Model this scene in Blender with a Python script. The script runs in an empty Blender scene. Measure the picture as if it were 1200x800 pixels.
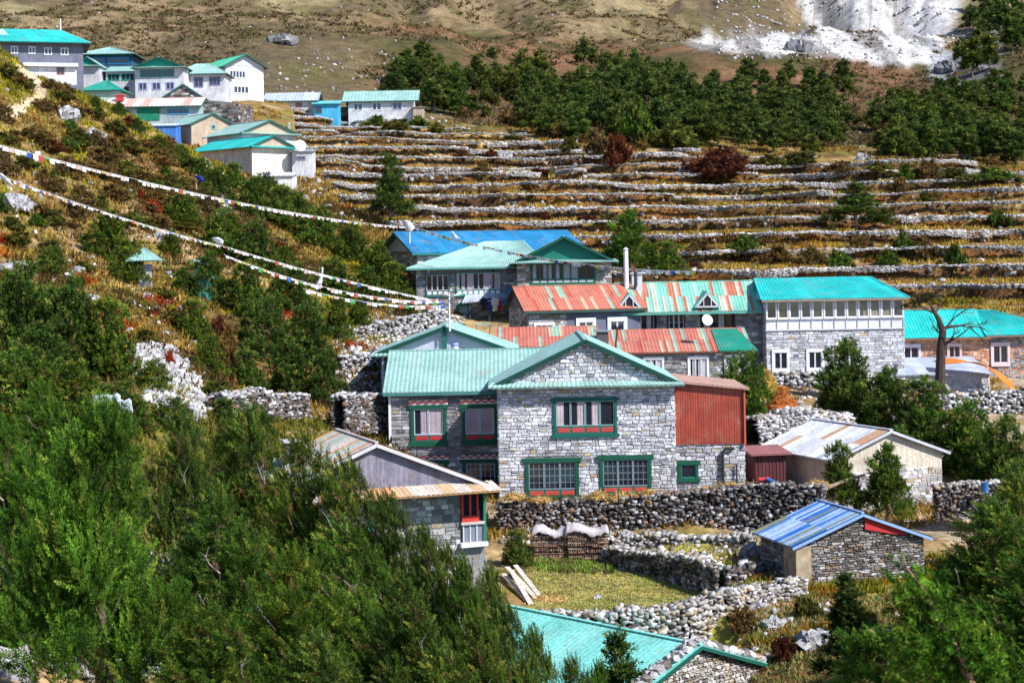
import bpy, math, random
import numpy as np
from mathutils import Vector, Matrix

random.seed(7)
RNG = np.random.default_rng(7)
S = bpy.context.scene
COL = S.collection
ROLL = 0.018
YH = 300.0
F = 2000.0

# ------------------------------------------------------------------ camera
cd = bpy.data.cameras.new('camera')
cam = bpy.data.objects.new('camera', cd)
COL.objects.link(cam)
cd.sensor_width = 36.0
cd.lens = 60.0
cd.shift_y = -100.0 / 1200.0
cd.clip_start = 0.5
cd.clip_end = 5000
cd.dof.use_dof = True
cd.dof.focus_distance = 90.0
cd.dof.aperture_fstop = 5.0
cam.matrix_world = Matrix.Rotation(math.radians(90), 4, 'X') @ Matrix.Rotation(-ROLL, 4, 'Z')
S.camera = cam

# ------------------------------------------------------------------ light
SUN_EL, SUN_AZ = math.radians(43), math.radians(54)      # azimuth measured from the viewer's side towards the right
sun_vec = Vector((math.sin(SUN_AZ) * math.cos(SUN_EL), -math.cos(SUN_AZ) * math.cos(SUN_EL), math.sin(SUN_EL)))
W = bpy.data.worlds.new('World')
S.world = W
W.use_nodes = True
nt = W.node_tree
nt.nodes.clear()
wo = nt.nodes.new('ShaderNodeOutputWorld')
bg = nt.nodes.new('ShaderNodeBackground')
sky = nt.nodes.new('ShaderNodeTexSky')
sky.sky_type = 'NISHITA'
sky.sun_disc = False
sky.sun_elevation = SUN_EL
sky.sun_rotation = math.atan2(sun_vec.x, sun_vec.y)
sky.altitude = 3800
bg.inputs['Strength'].default_value = 0.15
nt.links.new(sky.outputs[0], bg.inputs[0])
nt.links.new(bg.outputs[0], wo.inputs[0])
ld = bpy.data.lights.new('sun', 'SUN')
ld.energy = 5.0
ld.angle = math.radians(0.5)
ld.color = (1.0, 0.95, 0.87)
so = bpy.data.objects.new('sun', ld)
COL.objects.link(so)
so.rotation_euler = (-sun_vec).to_track_quat('-Z', 'Y').to_euler()
S.view_settings.view_transform = 'Standard'
S.view_settings.look = 'None'
S.view_settings.gamma = 1
S.view_settings.use_curve_mapping = False
S.view_settings.exposure = 0.58
S.cycles.max_bounces = 5
S.cycles.diffuse_bounces = 2
S.cycles.glossy_bounces = 2
S.cycles.transmission_bounces = 2
S.cycles.transparent_max_bounces = 4
S.cycles.use_denoising = True

# ------------------------------------------------------------------ helpers
def P(px, py, Y):
    dx, dy = px - 600.0, YH - py
    c, s = math.cos(ROLL), math.sin(ROLL)
    u = dx * c + dy * s
    v = -dx * s + dy * c
    return Vector((u / F * Y, Y, v / F * Y))

def Q(px, Y):
    return (px - 600.0) / F * Y

def tag(o, label=None, cat=None, group=None, kind=None):
    if label: o['label'] = label
    if cat: o['category'] = cat
    if group: o['group'] = group
    if kind: o['kind'] = kind
    return o

def thing(name, label, cat, loc=(0, 0, 0), rz=0.0, group=None):
    o = bpy.data.objects.new(name, None)
    COL.objects.link(o)
    o.empty_display_size = 0.3
    o.location = loc
    o.rotation_euler = (0, 0, rz)
    return tag(o, label, cat, group)

def copy_tree(o, parent=None):
    c = o.copy()
    COL.objects.link(c)
    if parent: c.parent = parent
    for ch in o.children:
        copy_tree(ch, c)
    return c

_T = np.random.default_rng(99).random((256, 256))
def vn(x, y, seed=0):
    x = np.asarray(x, float) + seed * 17.37
    y = np.asarray(y, float) + seed * 9.11
    xi, yi = np.floor(x).astype(int), np.floor(y).astype(int)
    fx, fy = x - xi, y - yi
    fx = fx * fx * (3 - 2 * fx); fy = fy * fy * (3 - 2 * fy)
    g = lambda a, b: _T[a & 255, b & 255]
    return (g(xi, yi) * (1 - fx) + g(xi + 1, yi) * fx) * (1 - fy) + (g(xi, yi + 1) * (1 - fx) + g(xi + 1, yi + 1) * fx) * fy
def fbm(x, y, seed=0, o=4):
    r = 0; a = 0.5; t = 0
    for i in range(o):
        r = r + a * vn(x, y, seed + i * 3); t += a
        x = np.asarray(x) * 2.03; y = np.asarray(y) * 2.03; a *= 0.5
    return r / t
def sst(a, b, x):
    t = np.clip((np.asarray(x, float) - a) / (b - a), 0, 1)
    return t * t * (3 - 2 * t)

# ------------------------------------------------------------------ materials
def ramp(n, pts):
    r = n.new('ShaderNodeValToRGB')
    e = r.color_ramp.elements
    while len(e) > 1: e.remove(e[-1])
    e[0].position, e[0].color = pts[0][0], (*pts[0][1], 1)
    for p, c in pts[1:]:
        k = e.new(p); k.color = (*c, 1)
    return r

MATS = {}
def mat(name, rough=0.8, s1=3.0, v1=0.35, s2=25.0, v2=0.25, bump=0.0, bs=30.0, trans=0.0, spec=0.3, tint=None, col=None, streak=0.0, sat=1.0, dirt=None):
    """base colour = per-face colour attribute x two octaves of noise"""
    m = bpy.data.materials.new(name)
    m.use_nodes = True
    t = m.node_tree; n = t.nodes; L = t.links
    n.clear()
    out = n.new('ShaderNodeOutputMaterial')
    b = n.new('ShaderNodeBsdfPrincipled')
    b.inputs['Roughness'].default_value = rough
    b.inputs['Specular IOR Level'].default_value = spec
    tc = n.new('ShaderNodeTexCoord')
    if col is None:
        at = n.new('ShaderNodeAttribute'); at.attribute_name = 'Col'
        cur = at.outputs['Color']
    else:
        rg = n.new('ShaderNodeRGB'); rg.outputs[0].default_value = (*col, 1); cur = rg.outputs[0]
    def mul(cur, scale, v, det, stretch=None):
        no = n.new('ShaderNodeTexNoise'); no.inputs['Scale'].default_value = scale; no.inputs['Detail'].default_value = det
        if stretch:
            mp = n.new('ShaderNodeMapping'); mp.inputs['Scale'].default_value = stretch
            L.new(tc.outputs['Object'], mp.inputs[0]); L.new(mp.outputs[0], no.inputs['Vector'])
        else:
            L.new(tc.outputs['Object'], no.inputs['Vector'])
        rp = ramp(n, [(0.3, (1 - v,) * 3), (0.7, (1 + v,) * 3)])
        L.new(no.outputs[0], rp.inputs[0])
        mx = n.new('ShaderNodeMix'); mx.data_type = 'RGBA'; mx.blend_type = 'MULTIPLY'; mx.inputs[0].default_value = 1
        L.new(cur, mx.inputs[6]); L.new(rp.outputs[0], mx.inputs[7])
        return mx.outputs[2]
    if v1: cur = mul(cur, s1, v1, 4)
    if v2: cur = mul(cur, s2, v2, 3)
    if streak: cur = mul(cur, 1.0, streak, 4, (9, 9, 0.7))
    if dirt:
        no = n.new('ShaderNodeTexNoise'); no.inputs['Scale'].default_value = 1.3; no.inputs['Detail'].default_value = 9; no.inputs['Roughness'].default_value = .68
        L.new(tc.outputs['Object'], no.inputs['Vector'])
        rp = ramp(n, [(0.52, (0, 0, 0)), (0.72, (dirt[3],) * 3)]); L.new(no.outputs[0], rp.inputs[0])
        mx = n.new('ShaderNodeMix'); mx.data_type = 'RGBA'; L.new(rp.outputs[0], mx.inputs[0])
        L.new(cur, mx.inputs[6]); mx.inputs[7].default_value = (*dirt[:3], 1); cur = mx.outputs[2]
    if tint:
        oi = n.new('ShaderNodeObjectInfo')
        rp = ramp(n, tint)
        L.new(oi.outputs['Random'], rp.inputs[0])
        mx = n.new('ShaderNodeMix'); mx.data_type = 'RGBA'; mx.blend_type = 'MULTIPLY'; mx.inputs[0].default_value = 1
        L.new(cur, mx.inputs[6]); L.new(rp.outputs[0], mx.inputs[7]); cur = mx.outputs[2]
    L.new(cur, b.inputs['Base Color'])
    if bump:
        no = n.new('ShaderNodeTexNoise'); no.inputs['Scale'].default_value = bs; no.inputs['Detail'].default_value = 4
        L.new(tc.outputs['Object'], no.inputs['Vector'])
        bp = n.new('ShaderNodeBump'); bp.inputs['Strength'].default_value = bump; bp.inputs['Distance'].default_value = 0.05
        L.new(no.outputs[0], bp.inputs['Height']); L.new(bp.outputs[0], b.inputs['Normal'])
    if trans:
        tr = n.new('ShaderNodeBsdfTranslucent'); L.new(cur, tr.inputs[0])
        ms = n.new('ShaderNodeMixShader'); ms.inputs[0].default_value = trans
        L.new(b.outputs[0], ms.inputs[1]); L.new(tr.outputs[0], ms.inputs[2]); L.new(ms.outputs[0], out.inputs[0])
    else:
        L.new(b.outputs[0], out.inputs[0])
    MATS[name] = m
    return m

M_STONE = mat('stone', 0.85, 0.7, 0.25, 18, 0.35, 0.5, 25, dirt=(0.20, 0.15, 0.10, .35))
M_ROOF = mat('sheet_metal', 0.48, 0.9, 0.16, 9, 0.14, 0.25, 1.6, spec=0.4, streak=0.2, dirt=(0.30, 0.22, 0.16, .42))
M_PAINT = mat('paint', 0.6, 1.5, 0.1, 14, 0.1, 0.1, 20)
M_PLASTER = mat('plaster', 0.85, 0.8, 0.22, 7, 0.2, 0.3, 12, streak=0.2, dirt=(0.22, 0.18, 0.14, .45))
M_WOOD = mat('wood', 0.8, 4, 0.3, 30, 0.3, 0.3, 30)
M_GLASS = mat('glass', 0.08, 1.2, 0.3, 5, 0.1, 0, spec=0.8)
M_CLOTH = mat('cloth', 0.85, 2, 0.15, 12, 0.1, 0.1, 20, trans=0.25)
M_LEAF = mat('foliage', 0.75, 0.9, 0.3, 6, 0.22, 0, trans=0.36, spec=0.08,
             tint=[(0, (0.82, 0.86, 0.9)), (0.35, (1.0, 1.0, 1.0)), (0.7, (1.15, 1.05, 0.8)), (1, (0.9, 1.1, 0.9))])
M_BARK = mat('bark', 0.9, 3, 0.3, 20, 0.35, 0.6, 20)
M_COVER = mat('ground_cover', 0.9, 0.6, 0.3, 8, 0.25, 0, trans=0.2, spec=0.05)
M_GROUND = mat('earth', 0.95, 0.35, 0.3, 2.6, 0.45, 0.9, 3.0, spec=0.05)

# ------------------------------------------------------------------ mesh builders
class MB:
    def __init__(s):
        s.v = []; s.f = []; s.c = []; s.nv = 0
    def add(s, V, Fs, c):
        """V (n,3), Fs list/array of quads or tris, c colour or per-face colours"""
        V = np.asarray(V, float).reshape(-1, 3)
        Fs = [tuple(int(i) + s.nv for i in f) for f in Fs]
        s.v.append(V); s.nv += len(V); s.f += Fs
        c = np.asarray(c, float)
        if c.ndim == 1: s.c += [tuple(c[:3])] * len(Fs)
        else: s.c += [tuple(k[:3]) for k in c]
        return s
    def quad(s, a, b, c, d, col):
        return s.add([a, b, c, d], [(0, 1, 2, 3)], col)
    def box(s, x0, x1, y0, y1, z0, z1, col):
        V = [(x, y, z) for z in (z0, z1) for y in (y0, y1) for x in (x0, x1)]
        return s.add(V, [(0, 2, 3, 1), (4, 5, 7, 6), (0, 1, 5, 4), (2, 6, 7, 3), (0, 4, 6, 2), (1, 3, 7, 5)], col)
    def beam(s, a, b, w, h, col, up=(0, 0, 1)):
        a, b = Vector(a), Vector(b); d = (b - a).normalized()
        r = d.cross(Vector(up))
        if r.length < 1e-4: r = d.cross(Vector((0, 1, 0)))
        r.normalize(); u = r.cross(d)
        V = []
        for p in (a, b):
            for i, j in ((-1, -1), (1, -1), (1, 1), (-1, 1)):
                V.append(p + r * i * w / 2 + u * j * h / 2)
        return s.add([tuple(k) for k in V], [(0, 1, 2, 3), (7, 6, 5, 4), (0, 4, 5, 1), (1, 5, 6, 2), (2, 6, 7, 3), (3, 7, 4, 0)], col)
    def tube(s, pts, rad, col, n=6, cap=True):
        pts = [Vector(p) for p in pts]
        if not hasattr(rad, '__len__'): rad = [rad] * len(pts)
        V = []
        for i, p in enumerate(pts):
            d = (pts[min(i + 1, len(pts) - 1)] - pts[max(i - 1, 0)]).normalized()
            r = d.cross(Vector((0.31, 0.9, 0.11))); r.normalize(); u = r.cross(d)
            for k in range(n):
                a = 2 * math.pi * k / n
                V.append(tuple(p + (r * math.cos(a) + u * math.sin(a)) * rad[i]))
        Fs = []
        for i in range(len(pts) - 1):
            for k in range(n):
                Fs.append((i * n + k, i * n + (k + 1) % n, (i + 1) * n + (k + 1) % n, (i + 1) * n + k))
        if cap:
            Fs.append(tuple(range(n))[::-1]); Fs.append(tuple(range((len(pts) - 1) * n, len(pts) * n)))
        return s.add(V, Fs, col)
    def build(s, name, m, parent=None, smooth=False, **kw):
        me = bpy.data.meshes.new(name)
        V = np.concatenate(s.v) if s.v else np.zeros((0, 3))
        me.from_pydata(V.tolist(), [], s.f)
        ca = me.attributes.new('Col', 'FLOAT_COLOR', 'FACE')
        c = np.ones((len(s.f), 4), np.float32); c[:, :3] = np.asarray(s.c).reshape(-1, 3)
        ca.data.foreach_set('color', c.ravel())
        if smooth: me.shade_smooth()
        me.materials.append(m)
        o = bpy.data.objects.new(name, me)
        COL.objects.link(o)
        if parent: o.parent = parent
        return tag(o, **kw)

def np_mesh(name, V, Fc, C, m, parent=None, smooth=False, **kw):
    V = np.asarray(V, np.float32); Fc = np.asarray(Fc, np.int32)
    k = Fc.shape[1]
    me = bpy.data.meshes.new(name)
    me.vertices.add(len(V)); me.vertices.foreach_set('co', V.ravel())
    me.loops.add(Fc.size); me.loops.foreach_set('vertex_index', Fc.ravel())
    me.polygons.add(len(Fc)); me.polygons.foreach_set('loop_start', np.arange(0, Fc.size, k, dtype=np.int32))
    me.update(calc_edges=True)
    dom = 'FACE' if len(C) == len(Fc) else 'POINT'
    ca = me.attributes.new('Col', 'FLOAT_COLOR', dom)
    c = np.ones((len(C), 4), np.float32); c[:, :3] = C
    ca.data.foreach_set('color', c.ravel())
    if smooth: me.shade_smooth()
    me.materials.append(m)
    if name is None: return me
    o = bpy.data.objects.new(name, me)
    COL.objects.link(o)
    if parent: o.parent = parent
    return tag(o, **kw)

# rocks: a rounded cube of 26 vertices, jittered
def _rock_base():
    V = []; idx = {}
    for x in (-1, 0, 1):
        for y in (-1, 0, 1):
            for z in (-1, 0, 1):
                if (x, y, z) != (0, 0, 0):
                    idx[(x, y, z)] = len(V); v = Vector((x, y, z))
                    V.append(tuple(v * (0.66 + 0.34 / max(v.length, 1))))
    Fs = []
    for ax in range(3):
        for sg in (-1, 1):
            for i in (-1, 0):
                for j in (-1, 0):
                    q = []
                    for di, dj in ((0, 0), (1, 0), (1, 1), (0, 1)):
                        p = [0, 0, 0]; p[ax] = sg; p[(ax + 1) % 3] = i + di; p[(ax + 2) % 3] = j + dj
                        q.append(idx[tuple(p)])
                    Fs.append(q if sg > 0 else q[::-1])
    return np.array(V), np.array(Fs)
RV, RF = _rock_base()
CV = np.array([(x, y, z) for z in (-1, 1) for y in (-1, 1) for x in (-1, 1)], float) * 0.82
CF = np.array([(0, 2, 3, 1), (4, 5, 7, 6), (0, 1, 5, 4), (2, 6, 7, 3), (0, 4, 6, 2), (1, 3, 7, 5)])

def rocks(pos, size, cols, jit=0.22, tilt=0.5, fine=True, rng=RNG, yaw=True):
    """numpy arrays of many stones: centres (n,3), half sizes (n,3), colours (n,3)"""
    pos = np.asarray(pos, float); size = np.asarray(size, float); n = len(pos)
    B, Fb = (RV, RF) if fine else (CV, CF)
    V = B[None] * (1 + rng.uniform(-jit, jit, (n, len(B), 3))) * size[:, None, :]
    V = V + rng.uniform(-jit, jit, (n, len(B), 3)) * size[:, None, :] * 0.35
    a = rng.uniform(-math.pi, math.pi, n) if yaw is True else (np.zeros(n) + yaw if yaw is not False else np.zeros(n))
    b = rng.uniform(-tilt, tilt, n); c = rng.uniform(-tilt, tilt, n)
    def rot(V, i, j, a):
        ca, sa = np.cos(a)[:, None], np.sin(a)[:, None]
        x, y = V[..., i].copy(), V[..., j].copy()
        V[..., i] = x * ca - y * sa; V[..., j] = x * sa + y * ca
    rot(V, 1, 2, b); rot(V, 0, 2, c); rot(V, 0, 1, a)
    V += pos[:, None, :]
    Fc = (Fb[None] + (np.arange(n) * len(B))[:, None, None]).reshape(-1, 4)
    C = np.repeat(np.asarray(cols, float), len(Fb), 0) * rng.uniform(0.88, 1.1, (n * len(Fb), 1))
    return V.reshape(-1, 3), Fc, C

def sat(c, k=1.3):
    c = np.asarray(c, float); l = c.mean(-1, keepdims=True)
    return np.clip(l + (c - l) * k, .004, 1)

def pick(pal, n, rng=RNG, j=0.14):
    """n colours from [(weight, rgb)...] with brightness jitter"""
    w = np.array([p[0] for p in pal], float); w /= w.sum()
    k = rng.choice(len(pal), n, p=w)
    return np.array([p[1] for p in pal])[k] * rng.uniform(1 - j, 1 + j, (n, 1))

PAL_ASH = [(5, (0.56, 0.57, 0.63)), (4, (0.68, 0.69, 0.74)), (2.4, (0.40, 0.41, 0.46)), (0.6, (0.25, 0.25, 0.29)), (0.35, (0.52, 0.40, 0.24)), (0.5, (0.50, 0.47, 0.42))]
PAL_GREY = [(5, (0.24, 0.24, 0.255)), (3, (0.34, 0.34, 0.36)), (1.3, (0.62, 0.63, 0.66)), (2, (0.15, 0.15, 0.165)), (0.8, (0.30, 0.25, 0.19))]
PAL_PALE = [(5, (0.42, 0.415, 0.44)), (3, (0.58, 0.575, 0.60)), (3, (0.30, 0.29, 0.30)), (2, (0.17, 0.155, 0.15)), (1.2, (0.36, 0.28, 0.20))]
PAL_DARK = [(4, (0.12, 0.105, 0.10)), (4, (0.22, 0.205, 0.205)), (1.6, (0.42, 0.41, 0.43)), (3, (0.06, 0.05, 0.048)), (1, (0.20, 0.12, 0.08))]
PAL_MIX = [(4, (0.32, 0.31, 0.30)), (3, (0.48, 0.465, 0.455)), (2, (0.17, 0.155, 0.14)), (2, (0.34, 0.27, 0.19)), (1, (0.62, 0.61, 0.61))]
PAL_ORANGE = [(5, (0.66, 0.30, 0.18)), (3, (0.55, 0.38, 0.30)), (2, (0.72, 0.48, 0.36)), (1, (0.25, 0.18, 0.16))]

def masonry(mb_list, o, u, n, w, z0, ztop, openings, pal, ch=0.2, sw=(0.22, 0.6), prot=0.035, quoin=True, rng=RNG):
    """courses of squared stones on a wall face: o origin, u direction, n outward normal; ztop(u) limits the top"""
    o, u, n = np.array(o, float), np.array(u, float), np.array(n, float)
    z = z0; row = 0
    R = []
    while True:
        h = ch * rng.uniform(0.75, 1.25)
        if z > 40: break
        x = rng.uniform(-0.1, 0.0)
        any_ = False
        while x < w:
            l = rng.uniform(*sw)
            if row % 2 == 0 and quoin and x < 0.1: l = 0.6
            x0, x1 = max(x, 0.0), min(x + l, w)
            x += l
            if x1 - x0 < 0.06: continue
            zt = min(ztop(x0), ztop(x1))
            if z + h * 0.5 > zt: continue
            any_ = True
            hh = min(h, zt - z)
            if any(x1 - 0.04 > a and x0 + 0.04 < c and z + hh - 0.03 > b and z + 0.03 < d for a, b, c, d in openings):
                # trim against openings
                done = False
                for a, b, c, d in openings:
                    if z + hh - 0.03 > b and z + 0.03 < d and x1 - 0.04 > a and x0 + 0.04 < c:
                        if x0 < a - 0.06: x1 = a
                        elif x1 > c + 0.06: x0 = c
                        else: done = True
                if done or x1 - x0 < 0.06: continue
            if rng.random() < .28 and hh > .8 * ch:
                q = hh * rng.uniform(.35, .65); R.append((x0, x1, z, z + q)); R.append((x0, x1, z + q, z + hh))
            else: R.append((x0, x1, z, z + hh))
        z += h; row += 1
        if not any_ and row > 2: break
    if not R: return
    R = np.array(R); m = len(R)
    g = 0.011
    pr = rng.uniform(prot * 0.5, prot * 1.3, m)
    V = np.zeros((m, 8, 3))
    X0, X1, Z0, Z1 = R[:, 0] + g, R[:, 1] - g, R[:, 2] + g, R[:, 3] - g
    for i, (xx, zz) in enumerate(((X0, Z0), (X1, Z0), (X1, Z1), (X0, Z1))):
        for k, dn in enumerate((0.0, 1.0)):
            sx = (1 if i in (0, 3) else -1) * dn * 0.012; sz = (1 if i in (0, 1) else -1) * dn * 0.012
            jx = rng.uniform(-0.026, 0.022, m); jz = rng.uniform(-0.024, 0.02, m)
            V[:, k * 4 + i] = o + u * (xx + sx + jx)[:, None] + np.array([0, 0, 1.0]) * (zz + sz + jz)[:, None] + n * (dn * pr * rng.uniform(0.7, 1.3, m) - (1 - dn) * 0.02)[:, None]
    Fb = np.array([(4, 5, 6, 7), (0, 1, 5, 4), (1, 2, 6, 5), (2, 3, 7, 6), (3, 0, 4, 7)])
    Fc = (Fb[None] + (np.arange(m) * 8)[:, None, None]).reshape(-1, 4)
    C = np.repeat(pick(pal, m, rng), 5, 0)
    mb_list.append((V.reshape(-1, 3), Fc, C))

def join_np(parts):
    V = []; Fc = []; C = []; k = 0
    for v, f, c in parts:
        V.append(v); Fc.append(np.asarray(f) + k); C.append(c); k += len(v)
    return np.concatenate(V), np.concatenate(Fc), np.concatenate(C)
# ------------------------------------------------------------------ terrain
TAB = {
 -500: [(-60,2),(5,-2),(25,-6),(45,-6),(70,-2),(95,5),(115,13),(135,21),(160,24),(200,27),(230,30),(260,33),(300,40),(400,66),(600,125),(1000,330)],
 0:   [(-60,2),(5,-2.2),(25,-7),(45,-8.5),(62,-7.6),(70,-6.3),(95,0.5),(115,8),(135,16.6),(160,17),(200,18),(225,22.5),(260,27),(300,36),(400,59),(600,122),(1000,330)],
 150: [(-60,2),(5,-2.3),(25,-8),(45,-10),(70,-6.5),(105,0),(145,12.2),(165,11.5),(200,13.5),(240,20),(260,25),(300,35),(400,58),(600,120),(1000,330)],
 300: [(-60,2),(5,-2.4),(25,-8.6),(45,-10.5),(70,-9),(85,-7.3),(125,0),(160,7.2),(170,6.6),(190,9),(215,15),(245,22),(265,25),(300,33.5),(400,55),(600,118),(1000,330)],
 400: [(-60,2),(5,-2.4),(25,-9),(45,-11),(64,-11.2),(88,-7.6),(130,-2.6),(160,4.2),(170,4.8),(200,11),(258,21.5),(300,31),(400,52),(600,110),(1000,320)],
 470: [(-60,2),(5,-2.4),(25,-9.5),(45,-11.8),(64,-11.8),(80,-11),(92,-6.8),(125,-4.6),(145,-0.8),(160,2.5),(200,9.5),(258,20.8),(300,30),(400,51),(600,105),(1000,320)],
 560: [(-60,2),(5,-2.4),(25,-10),(45,-13),(58,-15.5),(62,-15.5),(64,-13.3),(75,-13),(80,-11.4),(91,-10.8),(98,-9),(128,-6),(142,-2.5),(152,0.6),(200,8.5),(258,19.2),(300,28.5),(400,50),(600,100),(1000,310)],
 700: [(-60,2),(5,-2.4),(25,-10),(45,-15),(58,-16.2),(62.2,-16.2),(63.2,-13.35),(75.5,-13.3),(77.5,-11.5),(92,-10.9),(100,-9),(118,-7.2),(128,-5),(140,-1.8),(160,2.2),(200,7.8),(236,14),(258,18.5),(300,26.5),(400,48),(600,98),(1000,310)],
 800: [(-60,2),(5,-2.4),(25,-9.5),(45,-14.5),(58,-16.0),(62.2,-16.0),(63.2,-13.45),(72,-13.2),(76,-12.0),(79,-11.2),(92,-10.6),(100,-9),(113,-7.8),(124,-4.6),(140,-1.6),(160,1.9),(200,7.6),(234,13),(258,17.6),(300,25.5),(400,47),(600,96),(1000,310)],
 880: [(-60,2),(5,-2.4),(25,-9),(40,-12),(52,-13.8),(56,-14.2),(63,-13.4),(70,-12.9),(78,-12.0),(84,-11.6),(92,-10.2),(100,-8.8),(113,-7.8),(122,-5.2),(140,-1.8),(160,1.6),(200,7.2),(232,12.3),(258,17),(300,25),(400,47),(600,95),(1000,310)],
 1000:[(-60,2),(5,-2.4),(25,-8),(40,-11),(55,-12.8),(66,-13.1),(78,-13.0),(88,-12.2),(98,-9.8),(113,-8.3),(122,-5.4),(140,-2),(160,1.4),(200,7),(226,11.2),(258,16),(300,24),(400,46),(600,95),(1000,310)],
 1200:[(-60,2),(5,-2.4),(25,-7),(40,-10),(55,-12.4),(66,-13),(80,-12.9),(95,-10.2),(113,-9),(119,-8.2),(126,-3.8),(145,-1.4),(160,1.0),(200,6.6),(222,9.8),(258,15),(300,22.5),(400,45),(600,95),(1000,310)],
 1700:[(-60,2),(5,-2.4),(25,-6),(55,-10),(100,-8),(145,-1.4),(200,6.6),(258,15),(300,22.5),(400,45),(600,95),(1000,310)],
}
TK = sorted(TAB)
TH = 1.6
def base_z(X, Y):
    X = np.asarray(X, float); Y = np.asarray(Y, float)
    px = 600 + F * X / np.maximum(Y, 25)
    px = np.clip(px, TK[0], TK[-1] - 0.01)
    Zs = np.stack([np.interp(Y, [a for a, b in TAB[k]], [b for a, b in TAB[k]]) for k in TK])
    i = np.clip(np.searchsorted(TK, px, side='right') - 1, 0, len(TK) - 2)
    ka = np.array(TK, float)
    t = (px - ka[i]) / (ka[i + 1] - ka[i])
    z = np.take_along_axis(Zs, i[None], 0)[0] * (1 - t) + np.take_along_axis(Zs, (i + 1)[None], 0)[0] * t
    z = z - ROLL * X
    return z, px
def terr_w(px, Y):
    lo = np.interp(px, [330, 350, 400, 470, 560, 640, 700, 850, 1000, 1200, 1700], [400, 208, 172, 151, 150, 145, 134, 121, 121, 124, 124])
    hi = np.interp(px, [330, 400, 480, 560, 645, 690, 850, 1000, 1200, 1700], [262, 262, 261, 254, 244, 238, 238, 232, 228, 228])
    return sst(0, 4, Y - lo) * (1 - sst(0, 4, Y - hi))
def terr_field(X, Y):
    z, px = base_z(X, Y)
    w = terr_w(px, Y)
    zb = z + (fbm(X / 17, Y / 26, 5) - 0.5) * 5.4 * w + (vn(X / 5, Y / 9, 8) - 0.5) * 0.7 * w + (vn(X / 70, Y / 9, 9) - 0.5) * 1.9 * w
    # left-hand block and right-hand block of terraces are offset where the pale cross wall runs
    zb = zb + w * 0.7 * sst(640, 660, px) * sst(175, 190, Y)
    return zb, px, w
def H(X, Y, full=False):
    zb, px, w = terr_field(X, Y)
    X = np.asarray(X, float); Y = np.asarray(Y, float)
    t = zb / TH; k = np.floor(t); f = t - k
    zq = TH * (k + np.where(f < 0.88, f * 0.34, 0.2992 + (f - 0.88) / 0.12 * 0.7008))
    z = zb * (1 - w) + zq * w
    far = sst(255, 330, Y)
    near = sst(66, 70, Y) * (1 - far)
    z = z + (1 - w) * ((fbm(X / 7, Y / 7, 1) - 0.5) * 1.1 * (1 - far) * np.where(px < 470, 1.0, 0.12) * sst(20, 60, Y)
                       + (fbm(X / 40, Y / 50, 2) - 0.5) * 14 * far + (fbm(X / 9, Y / 12, 4) - 0.5) * 3.0 * far
                       - np.abs(fbm(X / 45, Y / 120, 6) - 0.5) * 70 * sst(400, 520, Y))
    # gully of the landslide scar
    if full: return z, px, w, f
    return z
def gz(X, Y):
    return float(H(np.array([X]), np.array([Y]))[0])
_YS = np.concatenate([np.arange(30, 130, 0.4), np.arange(130, 420, 1.0), np.arange(420, 1000, 5.0)])
def hit(px, py, ymin=30, ymax=1000):
    """where the ray through a pixel of the photograph first meets the terrain"""
    d = P(px, py, 1.0)
    Y = _YS[(_YS >= ymin) & (_YS <= ymax)]
    g = H(d.x * Y, Y) - d.z * Y
    k = np.where(g > 0)[0]
    y = Y[k[0]] if len(k) else ymax
    return Vector((d.x * y, y, gz(d.x * y, y)))

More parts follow.
